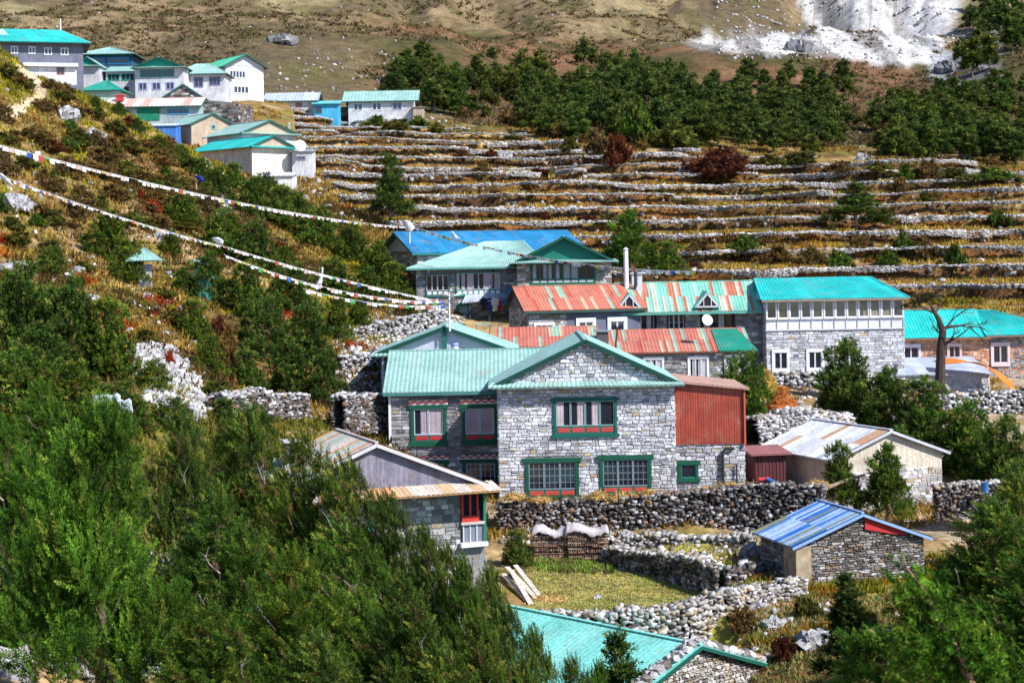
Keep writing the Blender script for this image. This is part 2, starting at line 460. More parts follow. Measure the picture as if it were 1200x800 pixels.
def zone_colour(X, Y, z, px, w, f):
    py = YH - (z + ROLL * X) / np.maximum(Y, 1) * F
    n1 = fbm(X / 6, Y / 6, 11); n2 = fbm(X / 2.2, Y / 2.2, 12); n3 = fbm(X / 20, Y / 26, 13)
    def C(*c): return np.array(c, float)[None, None, :] if X.ndim == 2 else np.array(c, float)[None, :]
    def mix(a, b, t): return a * (1 - t[..., None]) + b * t[..., None]
    o = np.ones(X.shape)
    c = C(0.20, 0.14, 0.075) * o[..., None]                              # tan earth
    c = mix(c, C(0.10, 0.075, 0.04), sst(0.42, 0.62, n1))                # brown heath
    c = mix(c, C(0.16, 0.15, 0.05), sst(0.5, 0.66, n2) * 0.8)            # olive
    c = mix(c, C(0.36, 0.27, 0.17), sst(0.60, 0.72, fbm(X / 4, Y / 4, 15)) * 0.8)
    # terraces
    flat = mix(mix(C(0.24, 0.17, 0.095) * o[..., None], C(0.13, 0.08, 0.05), sst(0.45, 0.6, fbm(X / 8, Y / 3, 21))), C(0.42, 0.33, 0.17), sst(0.55, 0.7, fbm(X / 12, Y / 3, 22)))
    flat = mix(flat, C(0.17, 0.17, 0.05), sst(0.6, 0.7, fbm(X / 7, Y / 4, 23)) * 0.7)
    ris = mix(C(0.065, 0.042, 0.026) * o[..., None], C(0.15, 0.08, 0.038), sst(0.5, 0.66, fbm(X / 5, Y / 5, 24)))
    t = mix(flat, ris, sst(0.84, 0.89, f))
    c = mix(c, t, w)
    # forest floor and hillside
    ff = mix(C(0.15, 0.085, 0.05) * o[..., None], C(0.06, 0.055, 0.025), sst(0.4, 0.6, n3))
    far = sst(250, 275, Y) * (1 - 0.0)
    forest = far * sst(380, 480, px) * (1 - sst(400, 470, Y))
    c = mix(c, ff, forest)
    hill = mix(mix(C(0.19, 0.14, 0.085) * o[..., None], C(0.10, 0.078, 0.048), sst(0.42, 0.58, fbm(X / 30, Y / 60, 31))), C(0.10, 0.085, 0.04), sst(0.55, 0.68, fbm(X / 9, Y / 14, 32)))
    hill = mix(hill, C(0.24, 0.20, 0.115), sst(0.56, 0.68, fbm(X / 50, Y / 50, 33)))
    hl = np.maximum(far * (1 - sst(380, 480, px)), sst(400, 470, Y))
    c = mix(c, hill, hl)
    # landslide scar, screes: pale
    lo = np.interp(px, [780, 800, 817, 870, 967, 1010, 1067, 1100, 1140], [40, 48, 58, 63, 66, 70, 80, 80, 20])
    hi = np.interp(px, [780, 817, 850, 865, 885, 930, 1000], [46, 48, 30, 20, 30, -60, -60])
    jit = (fbm(X / 10, Y / 16, 41) - 0.5) * 22
    scar = sst(300, 330, Y) * sst(-4, 5, lo - py + jit) * sst(-4, 5, py - hi + jit) * sst(800, 815, px + jit) * np.maximum(sst(-6, 6, px - 938 - 0.75 * py - jit * 1.6), sst(-3, 4, py - 41 + jit * .6)) * (1 - sst(1105, 1125, px - (40 - py) * 0.4 + jit * 0.6))
    sc = mix(C(0.50, 0.49, 0.49) * o[..., None], C(0.20, 0.19, 0.185), sst(0.44, 0.62, fbm(X / 3.5, Y / 40, 42)))
    c = mix(c, sc, scar)
    rock = sst(300, 330, Y) * sst(0.40, 0.46, fbm(X / 9, Y / 12, 44)) * sst(1085, 1100, px) * (1 - sst(1165, 1185, px)) * sst(30, 45, py) * (1 - sst(90, 105, py))
    c = mix(c, mix(C(0.28, 0.29, 0.32) * o[..., None], C(0.12, 0.12, 0.13), sst(0.45, 0.6, fbm(X / 3, Y / 30, 45))), rock)
    # lawn, yards
    lawn = sst(60.5, 62.5, Y) * (1 - sst(74.5, 76, Y)) * sst(605, 625, px) * (1 - sst(815, 850, px))
    c = mix(c, mix(C(0.30, 0.27, 0.09) * o[..., None], C(0.17, 0.21, 0.05), sst(0.45, 0.6, n2)), lawn)
    yard = sst(76, 78, Y) * (1 - sst(118, 124, Y)) * sst(440, 470, px)
    c = mix(c, mix(C(0.33, 0.28, 0.22) * o[..., None], C(0.22, 0.16, 0.09), sst(0.45, 0.6, n2)), yard)
    # footpaths worn pale across the left-hand slope
    def path(pts, wd):
        m = np.zeros(X.shape)
        for (a, b), (e, g) in zip(pts, pts[1:]):
            dx, dy = e - a, g - b
            s = np.clip(((px - a) * dx + (py - b) * dy) / (dx * dx + dy * dy), 0, 1)
            d = np.hypot(px - a - s * dx, py - b - s * dy) + (n2 - 0.5) * 9
            m = np.maximum(m, 1 - sst(wd * 0.5, wd, d))
        return m * (1 - sst(160, 170, Y)) * sst(80, 90, Y)
    pm = np.maximum(path([(30, 70), (42, 92), (50, 112), (22, 130), (-20, 142)], 11), path([(238, 180), (258, 225), (268, 262)], 9))
    pm = np.maximum(pm, path([(410, 440), (402, 470), (395, 500)], 7))
    c = mix(c, C(0.46, 0.37, 0.27), pm)
    k = (1.28 - .22 * sst(250, 275, Y))[..., None]; l = c.mean(-1, keepdims=True)
    return np.clip(l + (c - l) * k, .004, 1)

def build_terrain():
    pxs = np.concatenate([np.arange(-1500, -60, 60), np.arange(-60, 1260, 3.3), np.arange(1260, 2701, 60)])
    Ys = np.concatenate([np.arange(-60, 40, 4), np.arange(40, 122, 0.8), np.arange(122, 264, 0.45), np.arange(264, 460, 2.0), np.arange(460, 1001, 12.0)])
    PX, YY = np.meshgrid(pxs, Ys)
    XX = (PX - 600) / F * np.maximum(YY, 25)
    z, px, w, f = H(XX, YY, True)
    c = zone_colour(XX, YY, z, px, w, f)
    V = np.stack([XX, YY, z], -1).reshape(-1, 3)
    r, k = PX.shape
    i = np.arange(r * k).reshape(r, k)
    Fc = np.stack([i[:-1, :-1], i[:-1, 1:], i[1:, 1:], i[1:, :-1]], -1).reshape(-1, 4)
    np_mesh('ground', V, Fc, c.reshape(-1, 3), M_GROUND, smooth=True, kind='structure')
build_terrain()

# ------------------------------------------------------------------ terrace walls
def terrace_walls():
    pxs = np.arange(345, 1262, 3.0)
    Ys = np.arange(118, 266, 0.3)
    PX, YY = np.meshgrid(pxs, Ys)
    XX = (PX - 600) / F * YY
    zb, px, w = terr_field(XX, YY)
    t = zb / TH - 0.88
    n = 0
    for k in range(-5, 16):
        run = []
        lines = []
        for j in range(len(pxs)):
            s = np.where((t[:-1, j] < k) & (t[1:, j] >= k) & (w[:-1, j] > 0.45))[0]
            # several sheets may cross: take the nearest to the run
            if len(s) == 0:
                if len(run) > 6: lines.append(run)
                run = []; continue
            y = Ys[s]
            yy = y[0] if not run else y[np.argmin(abs(y - run[-1][1]))]
            if run and abs(yy - run[-1][1]) > 2.2:
                if len(run) > 6: lines.append(run)
                run = []
            run.append(((pxs[j] - 600) / F * yy, yy))
        if len(run) > 6: lines.append(run)
        for ln in lines:
            ln = np.array(ln)
            # break into walls 20 to 45 m long
            seg = np.hypot(*np.diff(ln, axis=0).T); cum = np.concatenate([[0], np.cumsum(seg)])
            total = cum[-1]; a = 0
            while a < total - 1.5:
                b = min(total, a + random.uniform(22, 48))
                if total - b < 6: b = total
                one_wall(ln, cum, a, b, k)
                n += 1
                a = b + (random.uniform(0.3, 1.4))
    return n
TW = [0]
PAL_TER = [(5, (0.36, 0.35, 0.36)), (4, (0.47, 0.46, 0.47)), (2, (0.30, 0.29, 0.295)), (1, (0.18, 0.165, 0.155)), (.8, (0.36, 0.29, 0.21)), (.7, (.66, .66, .68))]
def one_wall(ln, cum, a, b, k):
    rng = RNG
    L = b - a
    m = max(4, int(L / 0.23))
    s = np.linspace(a, b, m)
    X = np.interp(s, cum, ln[:, 0]); Y = np.interp(s, cum, ln[:, 1])
    top = TH * (k + 1.0)
    base = TH * (k + 0.2992)
    P_, S_, C_ = [], [], []
    hgt = 0.14 + 0.72 * vn(X / 6, Y / 9 + k * 3, 50) ** 1.3
    hgt = hgt * rng.uniform(.55, 1.05)
    crest = 0.16 + .16 * (vn(X / 1.1, Y * 0 + k, 53) - .5) + .1 * (vn(X / 5, Y * 0 + k, 54) - .5)
    rows = 6
    for r in range(rows):
        frac = (r + 0.5) / rows
        zz = top + crest - hgt * (1 - frac) + rng.uniform(-0.03, 0.03, m)
        keep = (rng.random(m) < (0.97 if r < rows - 1 else 0.75)) | (r == 2)
        n = keep.sum()
        p = np.stack([X + rng.uniform(-0.08, 0.08, m), Y - 0.30 + rng.uniform(-0.09, 0.09, m) + 0.16 * frac, zz], 1)[keep]
        sz = rng.uniform(0.6, 1.4, (n, 3)) * np.array([.17, .15, .5 * hgt.mean() / rows * 1.3])
        P_.append(p); S_.append(sz)
        C_.append(pick(PAL_TER, n) * (1.12 if r >= rows - 2 else 0.92 if r > 1 else 0.7))  # light from above painted in: top rows paler, lower rows darker
    q = rng.random(m) < 0.22
    P_.append(np.stack([X + rng.uniform(-0.3, 0.3, m), Y + rng.uniform(-.1, 0.5, m), np.full(m, top + 0.08)], 1)[q]); S_.append(rng.uniform(0.07, 0.17, (q.sum(), 3))); C_.append(pick(PAL_TER, q.sum()))
    P_ = np.concatenate(P_)
    mid = np.array([X.mean(), Y.mean(), base])
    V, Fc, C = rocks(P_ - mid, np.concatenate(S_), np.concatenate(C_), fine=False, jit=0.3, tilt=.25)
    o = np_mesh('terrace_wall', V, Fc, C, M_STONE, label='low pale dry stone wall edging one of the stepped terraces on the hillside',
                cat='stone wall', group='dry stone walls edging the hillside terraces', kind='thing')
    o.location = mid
    TW[0] += 1
terrace_walls()

# ------------------------------------------------------------------ dry stone walls near the houses
def dry_wall(pts, height, thick, pal, label, name='stone_wall', size=0.15, top_pal=None, fine=False, batter=0.15, group=None, sink=0.3, zfix=None, cat='stone wall'):
    """pts: world (x, y) or (x, y, z) points of the foot line"""
    pts = [Vector((p[0], p[1], (p[2] if len(p) > 2 else gz(p[0], p[1])))) for p in pts]
    rng = RNG
    seg = [0]
    for a, b in zip(pts, pts[1:]): seg.append(seg[-1] + (Vector((b.x - a.x, b.y - a.y, 0))).length)
    L = seg[-1]; A = np.array(pts)
    hs = height if hasattr(height, '__len__') else [height] * len(pts)
    n = int(L / (size * 1.75)) + 2
    s0 = np.linspace(0, L, n)
    X = np.interp(s0, seg, A[:, 0]); Y = np.interp(s0, seg, A[:, 1]); Z = np.interp(s0, seg, A[:, 2]); Hh = np.interp(s0, seg, hs)
    tx = np.gradient(X); ty = np.gradient(Y); l = np.hypot(tx, ty); nx, ny = ty / l, -tx / l
    P_, S_, C_ = [], [], []
    rows = int((max(hs) + sink) / (size * 1.15)) + 1
    for r in range(rows):
        z = -sink + (r + 0.5) * size * 1.15
        hh = Hh * (1 + 0.14 * (vn(s0 / 1.3, s0 * 0 + 3, 61) - 0.5))
        ok = z < hh
        if not ok.any(): continue
        frac = np.clip(z / np.maximum(hh, 0.1), 0, 1)
        topr = (hh - z) < size * 1.3
        lanes = np.linspace(-0.5, 0.5, max(2, int(thick / (size * 1.9)) + 1))
        for j, q in enumerate(lanes):
            if 0 < j < len(lanes) - 1 and not topr.any(): continue
            kk = ok & (topr | (j in (0, len(lanes) - 1)))
            if j not in (0, len(lanes) - 1): kk = ok & topr
            m = kk.sum()
            if not m: continue
            off = q * thick * (1 - batter * frac[kk]) + rng.uniform(-0.25, 0.25, m) * size
            sh = rng.uniform(-0.8, 0.8, m) * size
            P_.append(np.stack([X[kk] + nx[kk] * off + tx[kk] / l[kk] * sh, Y[kk] + ny[kk] * off + ty[kk] / l[kk] * sh, Z[kk] + z + rng.uniform(-0.3, 0.3, m) * size], 1))
            S_.append(rng.uniform(0.5, 1.45, (m, 3)) * size * np.array([1.25, 1.0, 0.62]))
            c = pick(pal, m)
            if top_pal:
                tt = topr[kk]; c[tt] = pick(top_pal, tt.sum())
            C_.append(c)
    P_ = np.concatenate(P_)
    mid = np.array([X.mean(), Y.mean(), Z.min()])
    V, Fc, C = rocks(P_ - mid, np.concatenate(S_), np.concatenate(C_), fine=fine, jit=0.3, tilt=0.45)
    # dark core behind the stones
    k = len(X); core_t = thick * 0.32
    bot = np.stack([X, Y, Z - sink], 1); top = np.stack([X, Y, Z + Hh * 0.86], 1)
    nn = np.stack([nx, ny, nx * 0], 1) * core_t
    CVt = np.concatenate([bot - nn, bot + nn, top + nn * 0.7, top - nn * 0.7]) - mid
    fs = []
    for i in range(k - 1):
        for a, b in ((0, 1), (1, 2), (2, 3), (3, 0)):
            fs.append((a * k + i, b * k + i, b * k + i + 1, a * k + i + 1))
    V2, F2, C2 = join_np([(V, Fc, C), (CVt, np.array(fs), np.tile(np.array([[0.05, 0.045, 0.04]]), (len(fs), 1)))])
    o = np_mesh(name, V2, F2, C2, M_STONE, label=label, cat=cat, group=group, kind='thing')
    o.location = mid
    return o
# ------------------------------------------------------------------ building kit
TEAL = (0.14, 0.46, 0.42); TEAL_D = (0.012, 0.09, 0.075); TURQ = (0.015, 0.43, 0.42); BLUE = (0.012, 0.24, 0.52)
GREEN = (0.006, 0.085, 0.050); WHITE = (0.78, 0.79, 0.84); SLATE = (0.14, 0.15, 0.21); RED = (0.48, 0.035, 0.025)
RUST = (0.50, 0.13, 0.075); GLASSC = (0.018, 0.022, 0.035)
def pal_fn(pal, seed=0):
    r = np.random.default_rng(seed)
    def fn(i, j):
        return pick(pal, 1, r, 0.05)[0]
    return fn
R_TEAL = [(6, (0.25, 0.43, 0.405)), (1, (0.27, 0.45, 0.43)), (1, (0.23, 0.41, 0.385))]
R_TURQ = [(5, (0.012, 0.42, 0.41)), (2, (0.02, 0.47, 0.46)), (1, (0.015, 0.37, 0.36))]
R_BLUE = [(5, (0.012, 0.17, 0.37)), (2, (0.018, 0.20, 0.42)), (1, (0.012, 0.14, 0.32))]
R_RUST = [(8, (0.46, 0.135, 0.095)), (4, (0.42, 0.165, 0.11)), (1.7, (0.24, 0.40, 0.31)), (1.2, (0.46, 0.34, 0.24)), (1, (0.38, 0.09, 0.05))]
R_MIXG = [(6, (0.17, 0.46, 0.37)), (3, (0.44, 0.15, 0.09)), (2.5, (0.32, 0.50, 0.42)), (1, (0.52, 0.45, 0.38))]
R_TIN = [(5, (0.50, 0.53, 0.60)), (3, (0.62, 0.65, 0.70)), (1.6, (0.42, 0.26, 0.16)), (1, (0.30, 0.34, 0.42))]
R_GREY = [(5, (0.38, 0.44, 0.56)), (2, (0.46, 0.51, 0.62))]

def roof_slope(mb, A, B, C, D, fn, pitch=0.22, rib=0.028, thick=0.05, sheets=1, group=4, under=(0.10, 0.08, 0.06)):
    A, B, C, D = (np.array(p, float) for p in (A, B, C, D))
    n = max(2, int(round(np.linalg.norm(B - A) / pitch)) * 2)
    nrm = np.cross(B - A, D - A)
    if np.linalg.norm(nrm) < 1e-6: nrm = np.cross(B - A, C - A)
    nrm = nrm / np.linalg.norm(nrm)
    if nrm[2] < 0: nrm = -nrm
    for j in range(sheets):
        f0, f1 = j / sheets, (j + 1) / sheets
        col = None
        for i in range(n):
            if i % (group * 2) == 0 or col is None: col = fn(i // (group * 2), j)
            t0, t1 = i / n, (i + 1) / n
            h0 = rib if i % 2 == 0 else 0.0
            h1 = rib - h0
            e0 = A + (B - A) * t0; e1 = A + (B - A) * t1
            r0 = D + (C - D) * t0; r1 = D + (C - D) * t1
            lap = 0.012 * (sheets - j)
            p = [e0 + (r0 - e0) * f0 + nrm * (h0 + lap), e1 + (r1 - e1) * f0 + nrm * (h1 + lap), e1 + (r1 - e1) * f1 + nrm * (h1 + lap), e0 + (r0 - e0) * f1 + nrm * (h0 + lap)]
            mb.quad(*p, col)
    d = -nrm * thick
    mb.quad(A + d, D + d, C + d, B + d, under)
    ec = fn(0, 0)
    for a, b in ((A, B), (B, C), (C, D), (D, A)):
        if np.linalg.norm(a - b) > 1e-5:
            mb.quad(a + d, b + d, b + nrm * 0.01, a + nrm * 0.01, ec)

PAL_SHED = [(4, (0.20, 0.19, 0.185)), (3, (0.32, 0.31, 0.31)), (1.5, (0.5, 0.49, 0.5)), (3, (0.11, 0.095, 0.09)), (1, (0.28, 0.20, 0.13))]
class Face:
    def __init__(s, o, u, n, w):
        s.o = Vector(o); s.u = Vector(u); s.n = Vector(n); s.w = w
    def p(s, u, z, n):
        return tuple(s.o + s.u * u + Vector((0, 0, z)) + s.n * n)
    def box(s, mb, u0, u1, z0, z1, n0, n1, col):
        V = [s.p(u, z, n) for z in (z0, z1) for n in (n0, n1) for u in (u0, u1)]
        return mb.add(V, [(0, 2, 3, 1), (4, 5, 7, 6), (0, 1, 5, 4), (2, 6, 7, 3), (0, 4, 6, 2), (1, 3, 7, 5)], col)

def window(root, fc, u, z, w, h, n=2, frame=WHITE, sash=WHITE, grid=(1, 1), panel=None, panel_h=0.22, lintel=0.0, cornice=None, fw=0.09, curtain=0.0, glass=GLASSC, small=False, cur_col=(0.62, 0.50, 0.56), top=None):
    """a timber window: frame > pane, sash, panel, cornice, curtain"""
    mb = MB()
    if small:
        fc.box(mb, u, u + w, z, z + fw, 0, 0.06, frame); fc.box(mb, u, u + w, z + h - fw, z + h, 0, 0.06, frame)
        for k in range(n + 1):
            x = u + (w - fw) * k / n
            fc.box(mb, x, x + fw, z + fw, z + h - fw, 0, 0.055, frame)
        win = mb.build('window', M_PAINT, root)
        g = MB(); fc.box(g, u + fw * .5, u + w - fw * .5, z + fw * .5, z + h - fw * .5, 0.002, 0.022, glass)
        g.build('pane', M_GLASS, win)
        return win
    e = lintel
    fc.box(mb, u - e, u + w + e, z + h - fw, z + h + fw * 0.35, 0, 0.12, frame)
    fc.box(mb, u - e * 0.8, u + w + e * 0.8, z - fw * 0.5, z + fw, 0, 0.13, frame)
    fc.box(mb, u, u + fw, z + fw, z + h - fw, 0, 0.10, frame)
    fc.box(mb, u + w - fw, u + w, z + fw, z + h - fw, 0, 0.10, frame)
    win = mb.build('window', M_PAINT, root)
    x0, x1 = u + fw, u + w - fw
    z0, z1 = z + fw, z + h - fw
    g = MB(); fc.box(g, x0 - .02, x1 + .02, z0 - .02, z1 + .02, 0.002, 0.022, glass); g.build('pane', M_GLASS, win)
    pz = z0
    s = MB()
    t = 0.045
    pw = (x1 - x0) / n
    ph = (panel_h * (z1 - z0)) if panel else 0
    for k in range(n):
        a, b = x0 + pw * k, x0 + pw * (k + 1)
        # opening light
        fc.box(s, a + .01, a + t, z0 + ph, z1, 0.02, 0.07, sash); fc.box(s, b - t, b - .01, z0 + ph, z1, 0.02, 0.07, sash)
        fc.box(s, a + t, b - t, z1 - t, z1 - .005, 0.02, 0.07, sash); fc.box(s, a + t, b - t, z0 + ph, z0 + ph + t, 0.02, 0.07, sash)
        gx, gz_ = grid
        for i in range(1, gx):
            x = a + (b - a) * i / gx; fc.box(s, x - .009, x + .009, z0 + ph + t, z1 - t, 0.02, 0.05, sash)
        for i in range(1, gz_):
            y = z0 + ph + (z1 - z0 - ph) * i / gz_; fc.box(s, a + t, b - t, y - .009, y + .009, 0.02, 0.048, sash)
    s.build('sash', M_PAINT, win)
    if panel:
        q = MB()
        fc.box(q, x0, x1, z0, z0 + ph - 0.01, 0.02, 0.05, top if top else (0.012, 0.15, 0.12))
        for k in range(n):
            a, b = x0 + pw * k, x0 + pw * (k + 1)
            fc.box(q, a + 0.055, b - 0.055, z0 + ph * 0.2, z0 + ph * 0.8, 0.05, 0.07, panel)
        q.build('panel', M_PAINT, win)
    if cornice:
        q = MB(); zc = z + h + fw * 0.35
        nb = max(3, int(w / 0.17))
        fc.box(q, u - e, u + w + e, zc, zc + 0.05, 0, 0.14, (0.75, 0.75, 0.78))
        for r in range(2):
            for k in range(nb):
                a = u - e * 0.7 + (w + 1.4 * e) * k / nb; b = a + (w + 1.4 * e) / nb
                c = (0.72, 0.72, 0.75) if (k + r) % 2 else cornice
                fc.box(q, a, b, zc + 0.05 + r * 0.085, zc + 0.05 + (r + 1) * 0.085, 0, 0.15 + 0.035 * r + (0.02 if (k + r) % 2 == 0 else 0), c)
        fc.box(q, u - e * 1.1, u + w + e * 1.1, zc + 0.22, zc + 0.26, 0, 0.24, (0.12, 0.12, 0.12))
        q.build('cornice', M_PAINT, win)
    if curtain:
        for k in range(n):
            q = MB()
            if random.random() < curtain:
                a, b = x0 + pw * k + t, x0 + pw * (k + 1) - t
                side = random.random()
                if side < 0.3: b = a + (b - a) * 0.55
                elif side < 0.6: a = a + (b - a) * 0.45
                m = 5
                for i in range(m):
                    xa, xb = a + (b - a) * i / m, a + (b - a) * (i + 1) / m
                    q.quad(fc.p(xa, z0 + ph + t, 0.024 + 0.012 * (i % 2)), fc.p(xb, z0 + ph + t, 0.036 - 0.012 * (i % 2)), fc.p(xb, z1 - t, 0.036 - 0.012 * (i % 2)), fc.p(xa, z1 - t, 0.024 + 0.012 * (i % 2)), cur_col)
            if q.nv: q.build('curtain', M_CLOTH, win)
    return win

def volume(root, o, w, d, h, roof='x', rise=1.5, over=(0.35, 0.3), finish='stone', pal=PAL_ASH, wallc=(0.6, 0.6, 0.62), below=1.5, roofp=R_TEAL, trim=TEAL_D,
           wins=(), faces='FLR', ch=0.2, gablec=None, hipin=1.2, sheets=2, rib=0.028, pitch=0.22, seed=1, ridge_w=0.16, mortar=None, pent=False, bands=None, sw=(0.22, 0.6), board=0.16, rgroup=4, ridge_at=0.5, extra_open=(), prot=0.035):
    """one block of a house: wall (with its stones), roof, ridge cap, bargeboards and its windows"""
    ox, oy = o; oz = 0 if len(o) < 3 else o[2]
    if len(o) > 2: ox, oy, oz = o
    F_ = {'F': Face((ox, oy, oz), (1, 0, 0), (0, -1, 0), w), 'R': Face((ox + w, oy, oz), (0, 1, 0), (1, 0, 0), d),
          'L': Face((ox, oy + d, oz), (0, -1, 0), (-1, 0, 0), d), 'B': Face((ox + w, oy + d, oz), (-1, 0, 0), (0, 1, 0), w)}
    ra = ridge_at
    def top(f):
        if roof == 'y' and f in 'FB': return lambda u: h + rise * (1 - abs(u / w - 0.5) * 2)
        if roof == 'x' and f in 'LR':
            if f == 'R': return lambda u: h + rise * (u / (d * ra) if u < d * ra else (d - u) / (d * (1 - ra)))
            return lambda u: h + rise * ((d - u) / (d * ra) if d - u < d * ra else u / (d * (1 - ra)))
        if roof == 'shed' and f in 'LR': return lambda u: h + rise * ((u / d) if f == 'R' else (1 - u / d))
        if roof == 'shed' and f == 'B': return lambda u: h + rise
        if roof == 'shedx' and f in 'FB': return lambda u: h - rise * (u / w if f == 'F' else 1 - u / w)
        if roof == 'shedx' and f == 'R': return lambda u: h - rise
        return lambda u: h
    # core
    mb = MB()
    mc = mortar if mortar else ((0.25, 0.245, 0.25) if finish == 'stone' else wallc)
    x0, x1, y0, y1 = ox, ox + w, oy, oy + d
    e = 0.0
    if roof == 'y':
        xm = ox + w / 2
        V = [(x0, y0, oz - below), (x1, y0, oz - below), (x1, y0, oz + h), (xm, y0, oz + h + rise - .03), (x0, y0, oz + h)]
        V += [(a, y1, c) for a, _, c in V]
        mb.add(V, [(0, 1, 2, 3, 4), (9, 8, 7, 6, 5), (1, 6, 7, 2), (0, 4, 9, 5)], mc)
    elif roof == 'x':
        ym = oy + d * ra
        V = [(x1, y0, oz - below), (x1, y1, oz - below), (x1, y1, oz + h), (x1, ym, oz + h + rise - .03), (x1, y0, oz + h)]
        V += [(x0, b, c) for _, b, c in V]
        mb.add(V, [(0, 1, 2, 3, 4), (9, 8, 7, 6, 5), (1, 6, 7, 2), (0, 4, 9, 5)], mc)
    elif roof == 'shed':
        V = [(x0, y0, oz - below), (x1, y0, oz - below), (x1, y1, oz - below), (x0, y1, oz - below), (x0, y0, oz + h), (x1, y0, oz + h), (x1, y1, oz + h + rise), (x0, y1, oz + h + rise)]
        mb.add(V, [(0, 1, 5, 4), (1, 2, 6, 5), (2, 3, 7, 6), (3, 0, 4, 7), (4, 5, 6, 7)], mc)
    elif roof == 'shedx':
        V = [(x0, y0, oz - below), (x1, y0, oz - below), (x1, y1, oz - below), (x0, y1, oz - below), (x0, y0, oz + h), (x1, y0, oz + h - rise), (x1, y1, oz + h - rise), (x0, y1, oz + h)]
        mb.add(V, [(0, 1, 5, 4), (1, 2, 6, 5), (2, 3, 7, 6), (3, 0, 4, 7), (4, 5, 6, 7)], mc)
    else:
        mb.box(x0, x1, y0, y1, oz - below, oz + h, mc)
    opens = {k: [] for k in 'FLRB'}
    for wd in wins:
        f = wd.get('f', 'F'); fw = wd['win'][2], wd['win'][3]
        u, z, ww, hh = wd['win']
        opens[f].append((u, z, u + ww, z + hh))
        if wd.get('cornice'): opens[f].append((u - .1, z + hh, u + ww + .1, z + hh + .25))
    for f, b in extra_open: opens[f].append(b)
    if bands:                                  # painted or clad strips of wall that replace the stonework
        for f, u0, u1, z0, z1, c, n1 in bands:
            F_[f].box(mb, u0, u1, z0, z1, 0, n1, c); opens[f].append((u0, z0, u1, z1))
    if finish == 'stone':
        parts = [(np.concatenate(mb.v), None, None)]
        L = []
        r = np.random.default_rng(seed * 13 + 5)
        for f in faces:
            fc = F_[f]
            masonry(L, fc.o, fc.u, fc.n, fc.w, -below, top(f), opens[f], pal, ch, sw, prot, rng=r)
        V, Fc, C = join_np(L)
        mb.add(V, Fc, C)
        wall = mb.build('wall', M_STONE, root)
    else:
        wall = mb.build('wall', M_PLASTER, root)
    # gable infill boards
    fn = pal_fn(roofp, seed)
    rb = MB(); of, os_ = over
    tb = MB(); TBS = []
    zz = oz + h
    def pt(x, y, z): return (x, y, z)
    if roof == 'x':
        sl = rise / (d * ra); sl2 = rise / (d * (1 - ra)); ym = y0 + d * ra
        a, b = x0 - os_, x1 + os_
        roof_slope(rb, (a, y0 - of, zz - of * sl + .06), (b, y0 - of, zz - of * sl + .06), (b, ym, zz + rise + .06), (a, ym, zz + rise + .06), fn, pitch, rib, sheets=sheets, group=rgroup)
        roof_slope(rb, (b, y1 + of, zz - of * sl2 + .06), (a, y1 + of, zz - of * sl2 + .06), (a, ym, zz + rise + .06), (b, ym, zz + rise + .06), fn, pitch, rib, sheets=sheets, group=rgroup)
        for xx in (a, b):
            TBS.append(MB().beam((xx, y0 - of, zz - of * sl - .01), (xx, ym, zz + rise - .01), 0.05, board, trim))
            TBS.append(MB().beam((xx, ym, zz + rise - .01), (xx, y1 + of, zz - of * sl2 - .01), 0.05, board, trim))
        if gablec:
            for f in 'LR':
                xx = x0 - .07 if f == 'L' else x1 + .07
                MB().add([(xx, y0, zz), (xx, y1, zz), (xx, ym, zz + rise - .05)], [(0, 1, 2)], gablec).build('gable_board', M_PAINT, root)
        rc = MB(); rc.beam((a, ym, zz + rise + .1), (b, ym, zz + rise + .1), ridge_w, 0.05, fn(0, 0) * 1.05)
        rc.build('ridge_cap', M_ROOF, root)
        fb = MB(); fb.box(a, b, y0 - of - .03, y0 - of, zz - of * sl - .09, zz - of * sl + .05, np.array(trim) * 1.0); fb.build('fascia', M_PAINT, root)
    elif roof == 'y':
        sl = rise / (w / 2); xm = ox + w / 2
        a, b = y0 - of, y1 + of
        roof_slope(rb, (x0 - os_, b, zz - os_ * sl + .06), (x0 - os_, a, zz - os_ * sl + .06), (xm, a, zz + rise + .06), (xm, b, zz + rise + .06), fn, pitch, rib, sheets=sheets, group=rgroup)
        roof_slope(rb, (x1 + os_, a, zz - os_ * sl + .06), (x1 + os_, b, zz - os_ * sl + .06), (xm, b, zz + rise + .06), (xm, a, zz + rise + .06), fn, pitch, rib, sheets=sheets, group=rgroup)
        for yy in (a, b):
            TBS.append(MB().beam((x0 - os_, yy, zz - os_ * sl - .01), (xm, yy, zz + rise - .01), 0.05, board, trim))
            TBS.append(MB().beam((xm, yy, zz + rise - .01), (x1 + os_, yy, zz - os_ * sl - .01), 0.05, board, trim))
        if gablec:
            yy = y0 - .05
            MB().add([(x0, yy, zz + .02), (x1, yy, zz + .02), (xm, yy, zz + rise - .03)], [(0, 1, 2)], gablec).build('gable_board', M_PAINT, root)
        if pent:
            roof_slope(rb, (x0 - os_, a - .35, zz - .14), (x1 + os_, a - .35, zz - .14), (x1 + os_ * .5, y0 + .02, zz + .05), (x0 - os_ * .5, y0 + .02, zz + .05), fn, pitch, rib, sheets=1, group=rgroup)
        rc = MB(); rc.beam((xm, a, zz + rise + .1), (xm, b, zz + rise + .1), ridge_w, 0.05, fn(0, 0) * 1.05)
        rc.build('ridge_cap', M_ROOF, root)
    elif roof == 'hip':
        ym = oy + d / 2
        a, b, c, e_ = x0 - os_, x1 + os_, y0 - of, y1 + of
        lo = zz - 0.08; hi = zz + rise
        r0, r1 = (ox + hipin, ox + w - hipin) if not isinstance(hipin, tuple) else (ox + hipin[0], ox + w - hipin[1])
